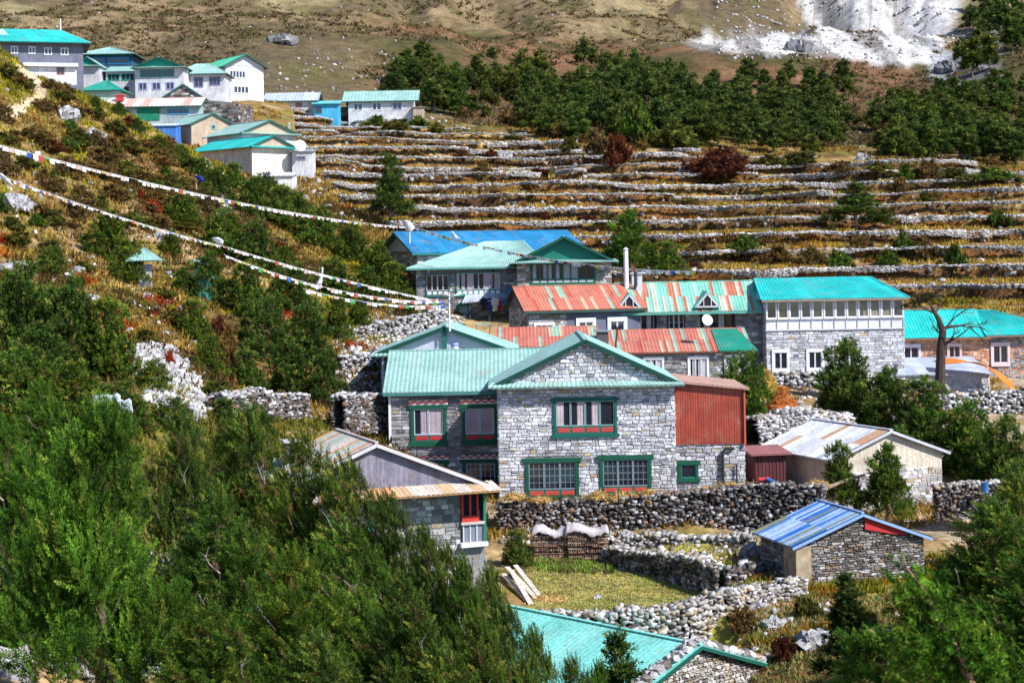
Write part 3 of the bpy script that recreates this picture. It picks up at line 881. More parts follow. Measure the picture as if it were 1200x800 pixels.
        roof_slope(rb, (a, c, lo), (b, c, lo), (r1, ym, hi), (r0, ym, hi), fn, pitch, rib, sheets=sheets, group=rgroup)
        roof_slope(rb, (b, e_, lo), (a, e_, lo), (r0, ym, hi), (r1, ym, hi), fn, pitch, rib, sheets=sheets, group=rgroup)
        roof_slope(rb, (a, e_, lo), (a, c, lo), (r0, ym, hi), (r0, ym, hi), fn, pitch, rib, sheets=1, group=rgroup)
        roof_slope(rb, (b, c, lo), (b, e_, lo), (r1, ym, hi), (r1, ym, hi), fn, pitch, rib, sheets=1, group=rgroup)
        rc = MB()
        for p, q in (((r0, ym, hi + .03), (r1, ym, hi + .03)), ((a, c, lo + .03), (r0, ym, hi + .03)), ((b, c, lo + .03), (r1, ym, hi + .03))):
            if Vector(p) != Vector(q): rc.beam(p, q, ridge_w * .8, 0.05, fn(0, 0) * 1.08)
        rc.build('ridge_cap', M_ROOF, root)
        tb.box(a, b, c - .02, c + .02, lo - .12, lo - 0.01, trim)
    elif roof == 'shed':
        sl = rise / d
        roof_slope(rb, (x0 - os_, y0 - of, zz - of * sl + .06), (x1 + os_, y0 - of, zz - of * sl + .06), (x1 + os_, y1 + of, zz + rise + of * sl + .06), (x0 - os_, y1 + of, zz + rise + of * sl + .06), fn, pitch, rib, sheets=sheets, group=rgroup)
    elif roof == 'shedx':
        sl = rise / w
        roof_slope(rb, (x1 + os_, y0 - of, zz - rise - os_ * sl + .06), (x1 + os_, y1 + of, zz - rise - os_ * sl + .06), (x0 - os_, y1 + of, zz + os_ * sl + .06), (x0 - os_, y0 - of, zz + os_ * sl + .06), fn, pitch, rib, sheets=sheets, group=rgroup)
    if rb.nv: rb.build('roof', M_ROOF, root)
    if tb.nv: tb.build('fascia', M_PAINT, root)
    for t_ in TBS: t_.build('bargeboard', M_PAINT, root)
    for wd in wins:
        k = {a: b for a, b in wd.items() if a not in ('f', 'win')}
        u, z, ww, hh = wd['win']
        window(root, F_[wd.get('f', 'F')], u, z, ww, hh, **k)
    return F_

def house_at(name, label, px, py, Y, h, rz=0.0, cat='house', group=None):
    p = P(px, py, Y)
    return thing(name, label, cat, (p.x, p.y, p.z - h), math.radians(rz), group)

def wpx(px0, py0, px1, py1, px_ref, py_ref, h, s):
    """window rectangle given in photo pixels on a frontal face whose top-left corner is (px_ref, py_ref); s = metres per pixel"""
    t = lambda px, py: py + ROLL * (px - px_ref)
    return ((px0 - px_ref) * s, h - (t(px1, py1) - py_ref) * s, (px1 - px0) * s, (py1 - py0) * s)

# ------------------------------------------------------------------ the stone lodge with the cross gable (front)
s = 0.04; HB = 5.5
L1 = house_at('stone_lodge', 'two storey lodge with pale teal roof, broad stone gable and red metal annex', 583, 450, 80, HB, cat='lodge')
kw = dict(frame=GREEN, sash=(0.23, 0.29, 0.35), panel=(0.50, 0.07, 0.05), fw=0.14)
volume(L1, (0, 0), 8.28, 8.5, HB, 'y', 1.95, over=(0.25, 0.45), pal=PAL_ASH, seed=1, pent=True, trim=(0.004, 0.055, 0.042), ch=0.16, board=0.2, sheets=1, ridge_w=.2,
       wins=[dict(win=wpx(648, 466, 722, 510, 583, 450, HB, s), n=4, frame=(0.008, 0.11, 0.088), sash=(0.22, 0.38, 0.38), panel=(0.45, 0.06, 0.06), fw=0.11, lintel=0.12, curtain=0.8, panel_h=.24),
             dict(win=wpx(614, 537, 676, 584, 583, 450, HB, s), n=3, grid=(3, 4), lintel=0.14, panel_h=.2, **kw),
             dict(win=wpx(701, 534, 761, 580, 583, 450, HB, s), n=3, grid=(3, 4), lintel=0.14, panel_h=.2, **kw)], below=0.8, sw=(0.13, 0.42))
s2 = 0.042
hw = 4.95
wr = dict(frame=GREEN, sash=(0.55, 0.62, 0.72), panel=(0.45, 0.03, 0.04), fw=0.16, cornice=(0.42, 0.03, 0.03), lintel=0.1)
wing = volume(L1, (-5.32, 4.0), 8.1, 9, hw, 'x', 1.65, over=(0.35, 0.35), pal=PAL_GREY, seed=2, trim=(0.06, 0.2, 0.19), ch=0.16, sw=(.15, .45), sheets=1, below=1.0, faces='FL', ridge_w=.2,
       wins=[dict(win=(0.98, 2.3, 1.75, 1.9), n=2, curtain=1, panel_h=.2, cur_col=(0.5, 0.42, 0.5), **wr), dict(win=(3.5, 2.3, 1.75, 1.9), n=2, curtain=1, panel_h=.2, cur_col=(0.5, 0.42, 0.5), **wr),
             dict(win=(0.98, -0.4, 1.75, 1.9), n=2, grid=(2, 4), panel_h=.2, **wr), dict(win=(3.5, -0.4, 1.75, 1.9), n=2, grid=(3, 4), panel_h=.2, **wr)])
m = MB(); m.box(-5.42, -5.3, 3.9, 4.06, -.8, hw - .2, (0.75, 0.77, 0.82)); m.build('corner_post', M_PAINT, L1)  # white plastered pilaster at the wing's left corner
# red metal annex above stone
an = volume(L1, (8.3, 0.6), 3.25, 5.5, 2.35, 'flat', 0, pal=PAL_ASH, seed=3, below=0.8, faces='FR', roof_x=None) if False else None
AN = Face((8.3, 0.6, 0), (1, 0, 0), (0, -1, 0), 3.3)
mb = MB(); mb.box(8.3, 11.6, 0.6, 6.0, -1.0, 2.55, (0.16, 0.155, 0.15))
Lm = []; masonry(Lm, (8.3, 0.6, 0), (1, 0, 0), (0, -1, 0), 3.3, -1.0, lambda u: 2.5, [(0.15, 0.75, 1.05, 1.6)], PAL_ASH, 0.17, (0.18, 0.45), rng=np.random.default_rng(5))
masonry(Lm, (11.6, 0.6, 0), (0, 1, 0), (1, 0, 0), 5.4, -1.0, lambda u: 2.5, [], PAL_ASH, 0.17, (0.18, 0.45), rng=np.random.default_rng(6))
V, Fc, C = join_np(Lm); mb.add(V, Fc, C); mb.build('annex_wall', M_STONE, L1)
mb = MB()
n = 56
for i in range(n):
    a, b = 8.27 + 3.36 * i / n, 8.27 + 3.36 * (i + 1) / n
    t = lambda x: 5.42 - (x - 8.27) * 0.115
    dz = 0.009
    y0, y1 = 0.52 + (dz if i % 2 else 0), 0.52 + (0 if i % 2 else dz)
    mb.quad((a, y0, 2.45), (b, y1, 2.45), (b, y1, t(b)), (a, y0, t(a)), np.array((0.31, 0.052, 0.031)) * random.uniform(0.93, 1.05))
mb.add([(11.63, .53, 2.45), (11.63, 6.0, 2.45), (11.63, 6.0, 5.03), (11.63, .53, 5.03), (8.27, 6.0, 2.45), (8.27, 6, 5.42)], [(0, 1, 2, 3), (1, 4, 5, 2)], (0.31, 0.052, 0.031))
mb.build('red_cladding', M_ROOF, L1)
mb = MB(); roof_slope(mb, (8.2, 0.3, 5.46), (11.85, 0.3, 5.04), (11.85, 6.2, 5.04), (8.2, 6.2, 5.46), pal_fn([(1, (0.5, 0.30, 0.25))]), sheets=1); mb.build('annex_roof', M_ROOF, L1)
window(L1, AN, 0.15, 0.75, 0.95, 0.88, n=1, frame=GREEN, sash=(0.02, 0.2, 0.13), fw=0.13, lintel=0.1)
mb = MB(); mb.tube([(10.55, 0.45, -.9), (10.55, 0.45, 2.1), (10.7, 0.45, 2.25), (11.1, 0.45, 2.25)], 0.07, (0.03, 0.03, 0.035)); mb.tube([(11.2, 0.47, -.9), (11.2, 0.47, 1.5)], 0.045, (0.05, 0.05, 0.06)); mb.build('stove_pipe', M_PAINT, L1)
mb = MB(); mb.box(8.24, 8.32, 0.36, 0.5, -.8, 2.5, (0.12, .06, .05)); mb.build('corner_trim', M_PAINT, L1)
mb = MB(); mb.box(11.58, 11.66, 0.4, 0.5, 2.4, 5.02, (0.5, .10, .06)); mb.build('corner_trim', M_PAINT, L1)
# gable building just behind
L2 = house_at('gabled_outbuilding', 'building behind the stone lodge showing a white boarded gable with green trim', 446, 413, 90, 4.5, cat='house')
volume(L2, (0, 0), 6.8, 7, 4.5, 'y', 1.25, over=(0.35, 0.5), pal=PAL_GREY, seed=4, pent=True, gablec=(0.44, 0.46, 0.54), trim=(0.004, 0.055, 0.042), below=1, faces='FL', board=.2, sheets=1)
mb = MB(); mb.box(3.3, 3.5, -.22, -.1, 4.5, 5.9, (0.012, 0.12, 0.10)); mb.build('gable_post', M_PAINT, L2)
mb = MB(); mb.tube([(0.15, -.45, -1), (0.15, -.45, 4.3)], .06, (0.7, .7, .74)); mb.build('post', M_PAINT, L2)

# ------------------------------------------------------------------ low house at the lower left with a dull gable
hh = 2.6
ax = Vector((-0.36, 0.933)); ang = math.degrees(math.atan2(0.36, 0.933))
wd_ = 9.8
apex = P(440, 521, 62)
uu = Vector((math.cos(math.radians(21)), math.sin(math.radians(21)), 0))
L3 = thing('low_gabled_house', 'low stone house with dull grey gable and rusty tin eave half hidden by junipers', 'house',
           (apex.x - uu.x * wd_ / 2 * .88, apex.y - uu.y * wd_ / 2 * .88, apex.z - 1.75 - hh), math.radians(21))
volume(L3, (0, 0.35), wd_, 4.6, hh, 'y', 1.75, over=(0.5, 0.35), pal=PAL_GREY, seed=7, gablec=None, roofp=[(4, (0.44, 0.41, 0.40)), (2, (0.42, 0.26, 0.16)), (2, (0.30, 0.40, 0.33)), (2, (0.50, 0.45, 0.40))], trim=(0.5, 0.5, 0.55), below=1.6, faces='FR', sheets=2, board=.12, rgroup=2,
       extra_open=[('F', (8.7, -1.6, 9.8, 2.4))])
mb = MB(); mb.add([(0.0, .08, hh), (wd_, .08, hh), (wd_ / 2, .08, hh + 1.72), (0.0, .33, hh), (wd_, .33, hh), (wd_ / 2, .33, hh + 1.72)], [(0, 1, 2), (5, 4, 3), (0, 3, 4, 1)], (0.17, 0.165, 0.22)); mb.build('gable_board', M_PLASTER, L3)
mb = MB(); roof_slope(mb, (-.3, -.75, hh - .12), (wd_ + .35, -.75, hh - .12), (wd_ + .2, 0.1, hh + .14), (-.2, 0.1, hh + .14), pal_fn([(3, (0.50, 0.35, 0.22)), (2, (0.52, 0.47, 0.43)), (1, (0.46, 0.24, 0.11))], 4), sheets=1, group=3); mb.build('eave_strip', M_ROOF, L3)
L3.scale = (.88, 1, 1)
FF = Face((0, 0.35, 0), (1, 0, 0), (0, -1, 0), wd_)
mb = MB()
FF.box(mb, 8.72, 9.7, 0.5, 1.15, 0, .10, (0.16, 0.18, 0.24))
for k in range(4): FF.box(mb, 8.74 + k * .3, 8.79 + k * .3, 0.5, 1.15, .10, .14, (0.50, 0.52, 0.58))
FF.box(mb, 8.6, 9.8, .34, .5, 0, .3, (0.62, 0.63, 0.68))
mb.build('porch_panel', M_PAINT, L3)
mb = MB()
for x in (8.7, 9.05, 9.38): FF.box(mb, x, x + .09, 1.2, 2.5, 0, .12, RED)
FF.box(mb, 8.66, 9.7, 1.16, 1.26, 0, .2, (0.45, .4, .4)); FF.box(mb, 8.7, 9.45, 1.26, 1.48, 0, .16, RED)
mb.build('red_window_frame', M_PAINT, L3)
mb = MB(); FF.box(mb, 8.72, 9.65, 1.26, 2.45, 0.0, .03, GLASSC); mb.build('pane', M_GLASS, L3)
mb = MB(); FF.box(mb, 9.66, 9.78, .5, 2.5, 0.02, .18, (0.02, .15, .10)); mb.build('green_post', M_PAINT, L3); mb = MB(); FF.box(mb, 4.6, 4.78, -1.2, 2.5, 0.02, .12, (0.02, .13, .09)); mb.build('green_post', M_PAINT, L3)
mb = MB(); mb.box(0, 0.55, 3.2, 3.75, hh + .2, hh + 1.6, (0.10, .09, .08)); mb.box(-.12, .67, 3.1, 3.85, hh + 1.6, hh + 1.68, (0.5, .5, .52)); ch = mb.build('chimney', M_STONE, L3)
ch.location = (2.0, 0, .05)

# ------------------------------------------------------------------ second lodge, with porch
s = 0.065; HB = 5.4
L4 = house_at('teal_roofed_lodge', 'stone lodge with big pale teal roof and wide green window under a green gable', 606, 306, 130, HB, cat='lodge')
volume(L4, (0, 0), 7.15, 9, HB, 'y', 1.75, over=(0.6, 0.55), pal=PAL_MIX, seed=8, pent=True, gablec=(0.008, 0.15, 0.115), trim=(0.006, 0.08, 0.062), below=0.8, ch=0.22, sheets=1,
       wins=[dict(win=(1.0, 3.55, 4.95, 1.72), n=8, frame=(0.006, 0.13, 0.085), sash=(0.01, 0.16, 0.11), grid=(1, 1), fw=.12, curtain=.9, cur_col=(.45, .47, .55), panel=(0.5, .52, .55), panel_h=.2)])
FW = volume(L4, (-7.9, 3.0), 9.6, 10, 5.05, 'hip', 1.95, hipin=(5.4, 1.2), over=(0.9, 0.7), pal=PAL_GREY, seed=9, below=0.8, ch=0.22, faces='FL', trim=(0.1, .34, .3), sheets=1,
       wins=[dict(win=(0.75, 2.75, 1.85, 1.75), n=4, frame=(0.03, .14, .12), sash=(.6, .62, .7), panel=(.7, .7, .75), top=(.03, .14, .12), panel_h=.24, fw=.07),
             dict(win=(3.1, 2.75, 3.55, 1.85), n=8, frame=(0.02, .22, .18), sash=(.5, .55, .6), panel=(.7, .7, .75), top=(.02, .22, .18), panel_h=.24, fw=.07, curtain=.8),
             dict(win=(3.2, -.1, .95, 2.2), n=1, frame=(0.02, .17, .11), sash=(.3, .36, .4), fw=.14, glass=(.3, .3, .32)),
             dict(win=(7.0, -.1, .7, 2.1), n=1, frame=(0.02, .17, .11), sash=(.02, .17, .11), fw=.14)])
mb = MB(); roof_slope(mb, (3.6, 1.4, 2.25), (7.9, 1.4, 2.55), (7.6, 3.0, 2.95), (3.9, 3.0, 2.85), pal_fn(R_GREY, 2), sheets=1); o = mb.build('porch_roof', M_ROOF, L4); o.location = (-7.9, 0, 0)
mb = MB()
for x in (-3.7, -2.2, -.9): mb.beam((x, 1.6, -1), (x, 1.6, 2.4), .12, .12, (0.02, .05, .09))
mb.build('porch_post', M_PAINT, L4)
mb = MB(); mb.box(-.55, -.0, 1.0, 3.0, -.8, 2.2, (0.55, .55, .58)); mb.build('porch_pier', M_STONE, L4)
gl = MB(); gl.box(-4.4, -3.2, 5.9, 7.2, 6.02, 6.04, (.7, .75, .75)); g_ = gl.build('skylight', M_PAINT, L4); g_.rotation_euler = (0, 0, 0)
bpy.data.objects.remove(g_)
# clothes hanging in the porch, each one a thing
cl_cols = [((.02, .02, .03), 'black'), ((.02, .04, .22), 'navy blue'), ((.55, .55, .5), 'cream'), ((.30, .02, .03), 'dark red'), ((.02, .10, .42), 'bright blue'), ((.015, .02, .05), 'charcoal')]
for i, (c, nm) in enumerate(cl_cols):
    px = 567 + i * 6.4
    p = P(px, 349, 131.4 + (i % 2) * .1)
    mb = MB(); w_ = .2
    prof = [(-.06, 0), (-.26, -.08), (-.30, -.55), (-.19, -.55), (-.17, -.3), (-.18, -1.0), (.18, -1.0), (.17, -.3), (.19, -.55), (.30, -.55), (.26, -.08), (.06, 0)]
    V = [(x, -.07 + .03 * math.sin(k), z) for k, (x, z) in enumerate(prof)] + [(x, .07, z) for x, z in prof]
    n_ = len(prof)
    fs = [tuple(range(n_)), tuple(range(n_, 2 * n_))[::-1]] + [(k, k + n_, (k + 1) % n_ + n_, (k + 1) % n_) for k in range(n_)]
    mb.add(V, fs, c)
    mb.tube([(0, 0, -.02), (0, 0, .25)], .012, (.2, .2, .2), 4)
    o = mb.build('hanging_jacket', M_CLOTH, None, label=nm + ' jacket hanging in the porch of the lodge with the big teal roof', cat='jacket', group='jackets hanging in the porch')
    o.location = p
p = P(600, 342, 131); mb = MB(); pts = []
V, Fc, C = rocks([(0, 0, 0)], [(.32, .32, .4)], [(0.01, .20, .55)]); mb.add(V, Fc, C)
o = mb.build('blue_bundle', M_CLOTH, None, smooth=True, label='bright blue and teal bundle hanging at the corner of the lodge porch', cat='bundle'); o.location = p
# a market table
p = P(566, 382, 128); T = thing('porch_table', 'small table with pale teal top standing before the lodge porch', 'table', (p.x, p.y, gz(p.x, p.y)))
mb = MB(); mb.box(-.6, .6, -.35, .35, .85, .92, (.25, .55, .5)); mb.build('table_top', M_PAINT, T)
for a, b in ((-.5, -.28), (.5, -.28), (-.5, .28), (.5, .28)):
    mb = MB(); mb.box(a - .03, a + .03, b - .03, b + .03, -.3, .85, (.2, .15, .1)); mb.build('leg', M_WOOD, T)

# blue roofed house behind it
L5 = house_at('blue_roofed_house', 'house with bright blue metal roof and small white gable behind the big teal roof', 489, 294, 141, 4.2, 30)
volume(L5, (0, 0), 15.8, 6, 4.2, 'x', 1.55, over=(0.5, 0.7), pal=PAL_MIX, seed=10, roofp=R_BLUE, trim=(0.012, .16, .15), gablec=(.42, .43, .48), below=1.5, faces='FL', ch=.24, sheets=1,
       wins=[dict(win=(.9, 1.0, 1.0, 2.0), n=2, frame=(.02, .16, .12), sash=(.5, .55, .6), fw=.12, grid=(1, 2)), dict(f='L', win=(1.2, 1.0, 1.2, 2.0), n=2, frame=(.02, .16, .12), sash=(.5, .55, .6), fw=.12)])

# ------------------------------------------------------------------ long row of houses
s = 0.0555
L6 = house_at('rust_roofed_house', 'low house with rust red sheet roof, slate grey wall and dark gable', 619, 362, 111, 2.75, 14)
volume(L6, (0, 0), 7.6, 5.2, 2.75, 'x', 1.35, over=(0.4, 0.4), pal=PAL_PALE, seed=11, roofp=R_RUST, trim=(.02, .07, .06), gablec=(.13, .14, .17), below=1, sheets=2, rgroup=1,
       bands=[('F', 2.6, 7.6, -1, 2.7, (.13, .145, .20), .008)],
       wins=[dict(win=(.35, -.3, 1.4, 2.1), n=3, frame=WHITE, fw=.12, grid=(1, 1)),
             dict(win=(3.2, -.5, 1.35, 2.5), n=2, frame=WHITE, fw=.2, grid=(1, 1), panel=(.72, .72, .78), top=WHITE, panel_h=.25),
             dict(win=(5.35, -.5, 1.35, 2.5), n=2, frame=WHITE, fw=.2, grid=(1, 1), panel=(.72, .72, .78), top=WHITE, panel_h=.25)])
HB = 5.4
L7 = house_at('glazed_gallery_house', 'long house with white glazed gallery, bright turquoise roof and patchy green and rust roof', 897, 350, 112, HB)
GW = 9.05
SK = [(4, (0.012, 0.40, 0.40)), (2, (0.018, 0.45, 0.45)), (1, (0.02, 0.36, 0.36))]
b_ = [('F', 0.0, GW, 3.35, 4.03, (.72, .73, .80), .01)]
W_ = []
for k in range(4):
    W_.append(dict(win=(.35 + 2.25 * k, .62, 1.15, 1.4), n=2, frame=WHITE, fw=.16))
volume(L7, (0, 0), GW, 7, HB, 'hip', 1.25, over=(0.45, 0.3), pal=PAL_ASH, seed=12, roofp=SK, trim=(.3, .22, .18), below=1.5, hipin=(-.2, 1.4), bands=b_, wins=W_[:3], extra_open=[('F', (0.0, 3.3, GW, 5.4))], sheets=1, mortar=(.4, .4, .42))
FG = Face((0, 0, 0), (1, 0, 0), (0, -1, 0), GW)
pw = GW / 12
for k in range(12):
    window(L7, FG, .02 + pw * k, 4.05, pw - .05, 1.22, n=1, frame=WHITE, sash=WHITE, fw=.055, glass=[GLASSC, (.05, .045, .03), (.02, .03, .04)][k % 3], curtain=[0, 0, 0, .0, .6, 0, .0, 0, 1, .6, .9, .8][k], cur_col=(.33, .31, .24))
mb = MB()
for k in range(13): FG.box(mb, max(0, pw * k - .05), pw * k + .0, 3.36, 4.03, .03, .06, (.5, .5, .58))
FG.box(mb, -.05, GW + .05, 3.27, 3.36, .0, .10, (.5, .5, .58)); mb.build('gallery_rail', M_PAINT, L7)
MW = 9.3
dk = (.035, .02, .02)
volume(L7, (-MW - .05, 1.4), MW + .05, 6.2, 4.95, 'x', 1.5, over=(0.85, 0.3), pal=PAL_GREY, seed=13, roofp=R_MIXG, trim=(.1, .36, .3), below=1.0, faces='F', sheets=2, rgroup=1, ch=.22,
       bands=[('F', 0.2, 2.3, 2.9, 4.85, dk, .008), ('F', 5.2, 7.5, 2.9, 4.85, dk, .008)],
       wins=[dict(win=(.3, 3.35, 1.9, 1.4), n=4, frame=dk, sash=(.55, .55, .6), fw=.08, curtain=.4), dict(win=(3.0, 3.1, 1.2, 1.6), n=3, frame=(.10, .03, .04), sash=(.66, .66, .75), fw=.1, grid=(1, 2)),
             dict(win=(5.3, 3.35, 2.1, 1.4), n=4, frame=dk, sash=dk, fw=.08, curtain=.5, cur_col=(.5, .5, .52)), dict(win=(.3, 2.9, 1.9, .42), n=4, frame=(.10, .03, .04), sash=WHITE, fw=.04, glass=(.7, .7, .76)), dict(win=(5.3, 2.9, 2.1, .42), n=4, frame=(.10, .03, .04), sash=WHITE, fw=.04, glass=(.7, .7, .76))])
for x in (-8.9, -3.75):            # small triangular dormers
    mb = MB(); y0 = .55
    mb.add([(x - .95, y0, 4.85), (x + .95, y0, 4.85), (x, y0, 5.95), (x, y0 + 3.0, 5.95)], [(0, 1, 2), (1, 3, 2), (0, 2, 3)], (.16, .46, .38))
    d_ = mb.build('dormer', M_ROOF, L7)
    mb = MB(); mb.add([(x - .72, y0 - .02, 4.93), (x + .72, y0 - .02, 4.93), (x, y0 - .02, 5.78)], [(0, 1, 2)], (.02, .02, .03)); mb.build('dormer_pane', M_GLASS, d_)
    mb = MB()
    for a, b in (((x - .72, 4.93), (x, 5.78)), ((x + .72, 4.93), (x, 5.78)), ((x - .8, 4.93), (x + .8, 4.93)), ((x - .25, 4.93), (x - .25, 5.45)), ((x + .25, 4.93), (x + .25, 5.45))):
        mb.beam((a[0], y0 - .05, a[1]), (b[0], y0 - .05, b[1]), .05, .09, (.62, .62, .7))
    mb.build('dormer_frame', M_PAINT, d_)
# lower front row with rust roof
L8 = house_at('rust_roofed_row', 'low stone row with streaky rust red roof ending in a dark green patch', 716, 413, 105, 2.9, cat='house')
volume(L8, (0, 0), 8.55, 3.6, 2.9, 'shed', 1.05, over=(0.35, 0.2), pal=PAL_GREY, seed=14, roofp=R_RUST, trim=(.1, .36, .3), below=1.5, faces='FR', sheets=2, rgroup=1,
       wins=[dict(win=(1.95, .7, 1.3, 1.85), n=3, frame=WHITE, fw=.12, grid=(1, 1), curtain=1, cur_col=(.6, .6, .66)), dict(win=(4.7, .7, 1.3, 1.85), n=3, frame=WHITE, fw=.12, curtain=1, cur_col=(.6, .6, .66)), dict(win=(6.95, .8, 1.3, 1.8), n=3, frame=WHITE, fw=.12, curtain=1, cur_col=(.6, .6, .66))])
mb = MB(); sl = 1.05 / 3.6
roof_slope(mb, (6.6, -.42, 2.9 - .42 * sl + .12), (9.0, -.42, 2.9 - .42 * sl + .12), (8.2, 3.6, 2.9 + 3.6 * sl + .12), (6.6, 3.6, 2.9 + 3.6 * sl + .12), pal_fn([(1, (.012, .24, .17))], 3), sheets=1); mb.build('green_sheet', M_ROOF, L8)
L9 = house_at('rust_roofed_shed', 'narrow rust and pale green sheet roof seen just behind the stone lodge ridge', 582, 407, 103, 2.3, cat='house')
volume(L9, (0, 0), 6.2, 3.4, 2.3, 'shed', .9, over=(0.3, 0.1), pal=PAL_MIX, seed=15, roofp=R_RUST, below=1.5, faces='FR', sheets=2, rgroup=1)
p = P(706, 402, 104); T = thing('stone_chimney', 'short dark chimney standing between the two rust red roofs', 'chimney', (p.x, p.y, p.z))
mb = MB(); mb.box(-.35, .35, -.3, .3, -2.5, .7, (.08, .08, .09)); mb.build('shaft', M_STONE, T); mb = MB(); mb.box(-.5, .5, -.4, .4, .7, .8, (.2, .25, .28)); mb.beam((.75, 0, -.5), (.95, 0, 1.0), .16, .1, (.05, .04, .04)); mb.build('cap', M_PAINT, T)
p = P(711, 305, 113); 
# white flue pipes above the long roof
p = P(734, 334, 115); T = thing('flue_pipe', 'tall white flue pipe with small box beside it rising above the rust red roof', 'flue', (p.x, p.y, p.z))
mb = MB(); mb.tube([(0, 0, -2), (0, 0, 2.3)], .16, (.75, .75, .8), 8); mb.tube([(0, 0, 2.3), (0, 0, 2.4), (0, 0, 2.55)], [.1, .2, .02], (.6, .6, .65), 8); mb.build('pipe', M_PAINT, T)
mb = MB(); mb.box(.4, 1.1, .3, .9, -1.6, .75, (.55, .57, .62)); mb.box(.3, 1.3, .2, 1.0, .75, .82, (.6, .62, .66)); mb.build('box', M_PAINT, T)
mb = MB(); mb.tube([(0.1, -.2, -.3), (0.5, -.25, -.35), (.62, -.25, 0), (.62, -.25, .9)], .12, (.04, .04, .05), 7); mb.build('elbow_pipe', M_PAINT, T)
# satellite dish
def dish(px, py, Y, r, label, post=1.0):
    p = P(px, py, Y); T = thing('satellite_dish', label, 'dish', p)
    mb = MB(); V = [(0, .02, 0)]; n_ = 14
    for q, dd in ((.5, -.03), (1.0, -.13)):
        for k in range(n_):
            a = 2 * math.pi * k / n_; V.append((r * q * math.cos(a), dd * r * 1.5, r * q * math.sin(a)))
    fs = [(0, 1 + k, 1 + (k + 1) % n_) for k in range(n_)] + [(1 + k, 1 + n_ + k, 1 + n_ + (k + 1) % n_, 1 + (k + 1) % n_) for k in range(n_)]
    mb.add(V, fs, (.75, .76, .80)); o = mb.build('reflector', M_PAINT, T, smooth=True); o.rotation_euler = (math.radians(-20), 0, math.radians(20))
    mb = MB(); mb.tube([(0, .05, 0), (0, .15, -post * .5), (0, .15, -post)], .035, (.25, .25, .27)); mb.build('mast', M_PAINT, T)
    mb = MB(); mb.tube([(0, -.1, -r * .8), (0, -.75 * r, -.1)], .02, (.2, .2, .2), 5); mb.build('arm', M_PAINT, T)
dish(828.5, 375, 105.6, .36, 'small white satellite dish on the roof before the long house', 1.1)

L10 = house_at('orange_washed_house', 'low stone house washed orange under a turquoise roof at the right edge', 1058, 393, 117, 3.1, cat='house')
volume(L10, (0, 0), 5.9, 6, 3.1, 'x', 1.5, over=(.5, .0), finish='stone', pal=PAL_ORANGE, seed=16, roofp=R_TURQ, below=2.2, faces='FL', mortar=(.55, .28, .18), sheets=1, trim=(.2, .1, .06), sw=(.15, .4), ch=.15,
       wins=[dict(win=(-.3 + .15, .95, 1.35, 1.5), n=2, frame=(.70, .62, .72), sash=(.70, .62, .72), fw=.16), dict(win=(3.0, .95, 1.0, 1.5), n=2, frame=(.70, .5, .5), sash=(.66, .4, .4), fw=.14)])
volume(L10, (5.9, 0), 6.5, 6, 3.1, 'hip', 1.5, over=(.5, .3), finish='stone', pal=PAL_ORANGE[:2] + PAL_MIX[:3], seed=17, roofp=R_TURQ, below=2.2, faces='FR', mortar=(.35, .33, .34), sheets=1, hipin=(-.3, 5.5), trim=(.2, .15, .14), sw=(.15, .4), ch=.15,
       wins=[dict(win=(.1, .95, 1.3, 1.5), n=2, frame=(.72, .55, .58), sash=(.72, .62, .66), fw=.16)])
# small white shed in front, orange tarpaulin
L11 = house_at('whitewashed_shed', 'whitewashed rough stone shed with flat grey roof and dark open end beside the dead tree', 1046, 440, 111, 2.2, cat='shed')
volume(L11, (0, 0), 6.3, 4.4, 2.2, 'shed', .75, over=(.2, .1), pal=[(4, (.6, .6, .63)), (2, (.46, .46, .5))], seed=18, roofp=R_GREY, below=1.5, faces='FR', mortar=(.5, .5, .52), sheets=1, ch=.18, sw=(.18, .4), extra_open=[('R', (.8, -1.5, 3.4, 2.0))])
mb = MB(); mb.box(6.28, 6.36, .8, 3.4, -1.5, 2.0, (.03, .025, .02)); mb.build('opening_shade', M_WOOD, L11)  # solid dark panel, its colour painted as the shade inside the open end
p = P(1100, 430, 110)
def tarp(px0, py0, px1, py1, Y, label):
    a, b = P(px0, py0, Y + 2), P(px1, py1, Y - .5)
    nx, ny = 18, 8; V = []; 
    for i in range(nx):
        for j in range(ny):
            u, v = i / (nx - 1), j / (ny - 1)
            x = a.x + (b.x - a.x) * u
            z = a.z + (b.z - a.z) * u ** 2.2 + .10 * math.sin(u * 9 + v * 3) - .55 * v * (0.15 + .85 * sst(.55, .9, u)) + .35 * math.sin(u * 3.1)
            y = a.y + (b.y - a.y) * u - 1.4 * v + .08 * math.sin(u * 14)
            V.append((x - a.x, y - a.y, z - a.z))
    fs = [(i * ny + j, (i + 1) * ny + j, (i + 1) * ny + j + 1, i * ny + j + 1) for i in range(nx - 1) for j in range(ny - 1)]
    mb = MB(); mb.add(V, fs, (.75, .22, .04)); o = mb.build('tarpaulin', M_CLOTH, None, smooth=True, label=label, cat='tarpaulin'); o.location = a
    sm = o.modifiers.new('thickness', 'SOLIDIFY'); sm.thickness = .02
tarp(1092, 424, 1186, 448, 110.5, 'orange tarpaulin stretched over the whitewashed shed and hanging off its right end')
for i, (px, py, c, nm) in enumerate([(1152, 467, (.02, .02, .03), 'black'), (1170, 471, (.01, .06, .045), 'dark green')]):
    p = P(px, py, 107.5); T = thing('storage_box', nm + ' box lying below the orange tarpaulin', 'box', (p.x, p.y, p.z - .4), .2)
    mb = MB(); mb.box(-.7, .7, -.4, .4, -.3, .45, c); mb.build('body', M_PAINT, T); mb = MB(); mb.box(-.74, .74, -.44, .44, .45, .52, np.array(c) * 1.5); mb.build('lid', M_PAINT, T)

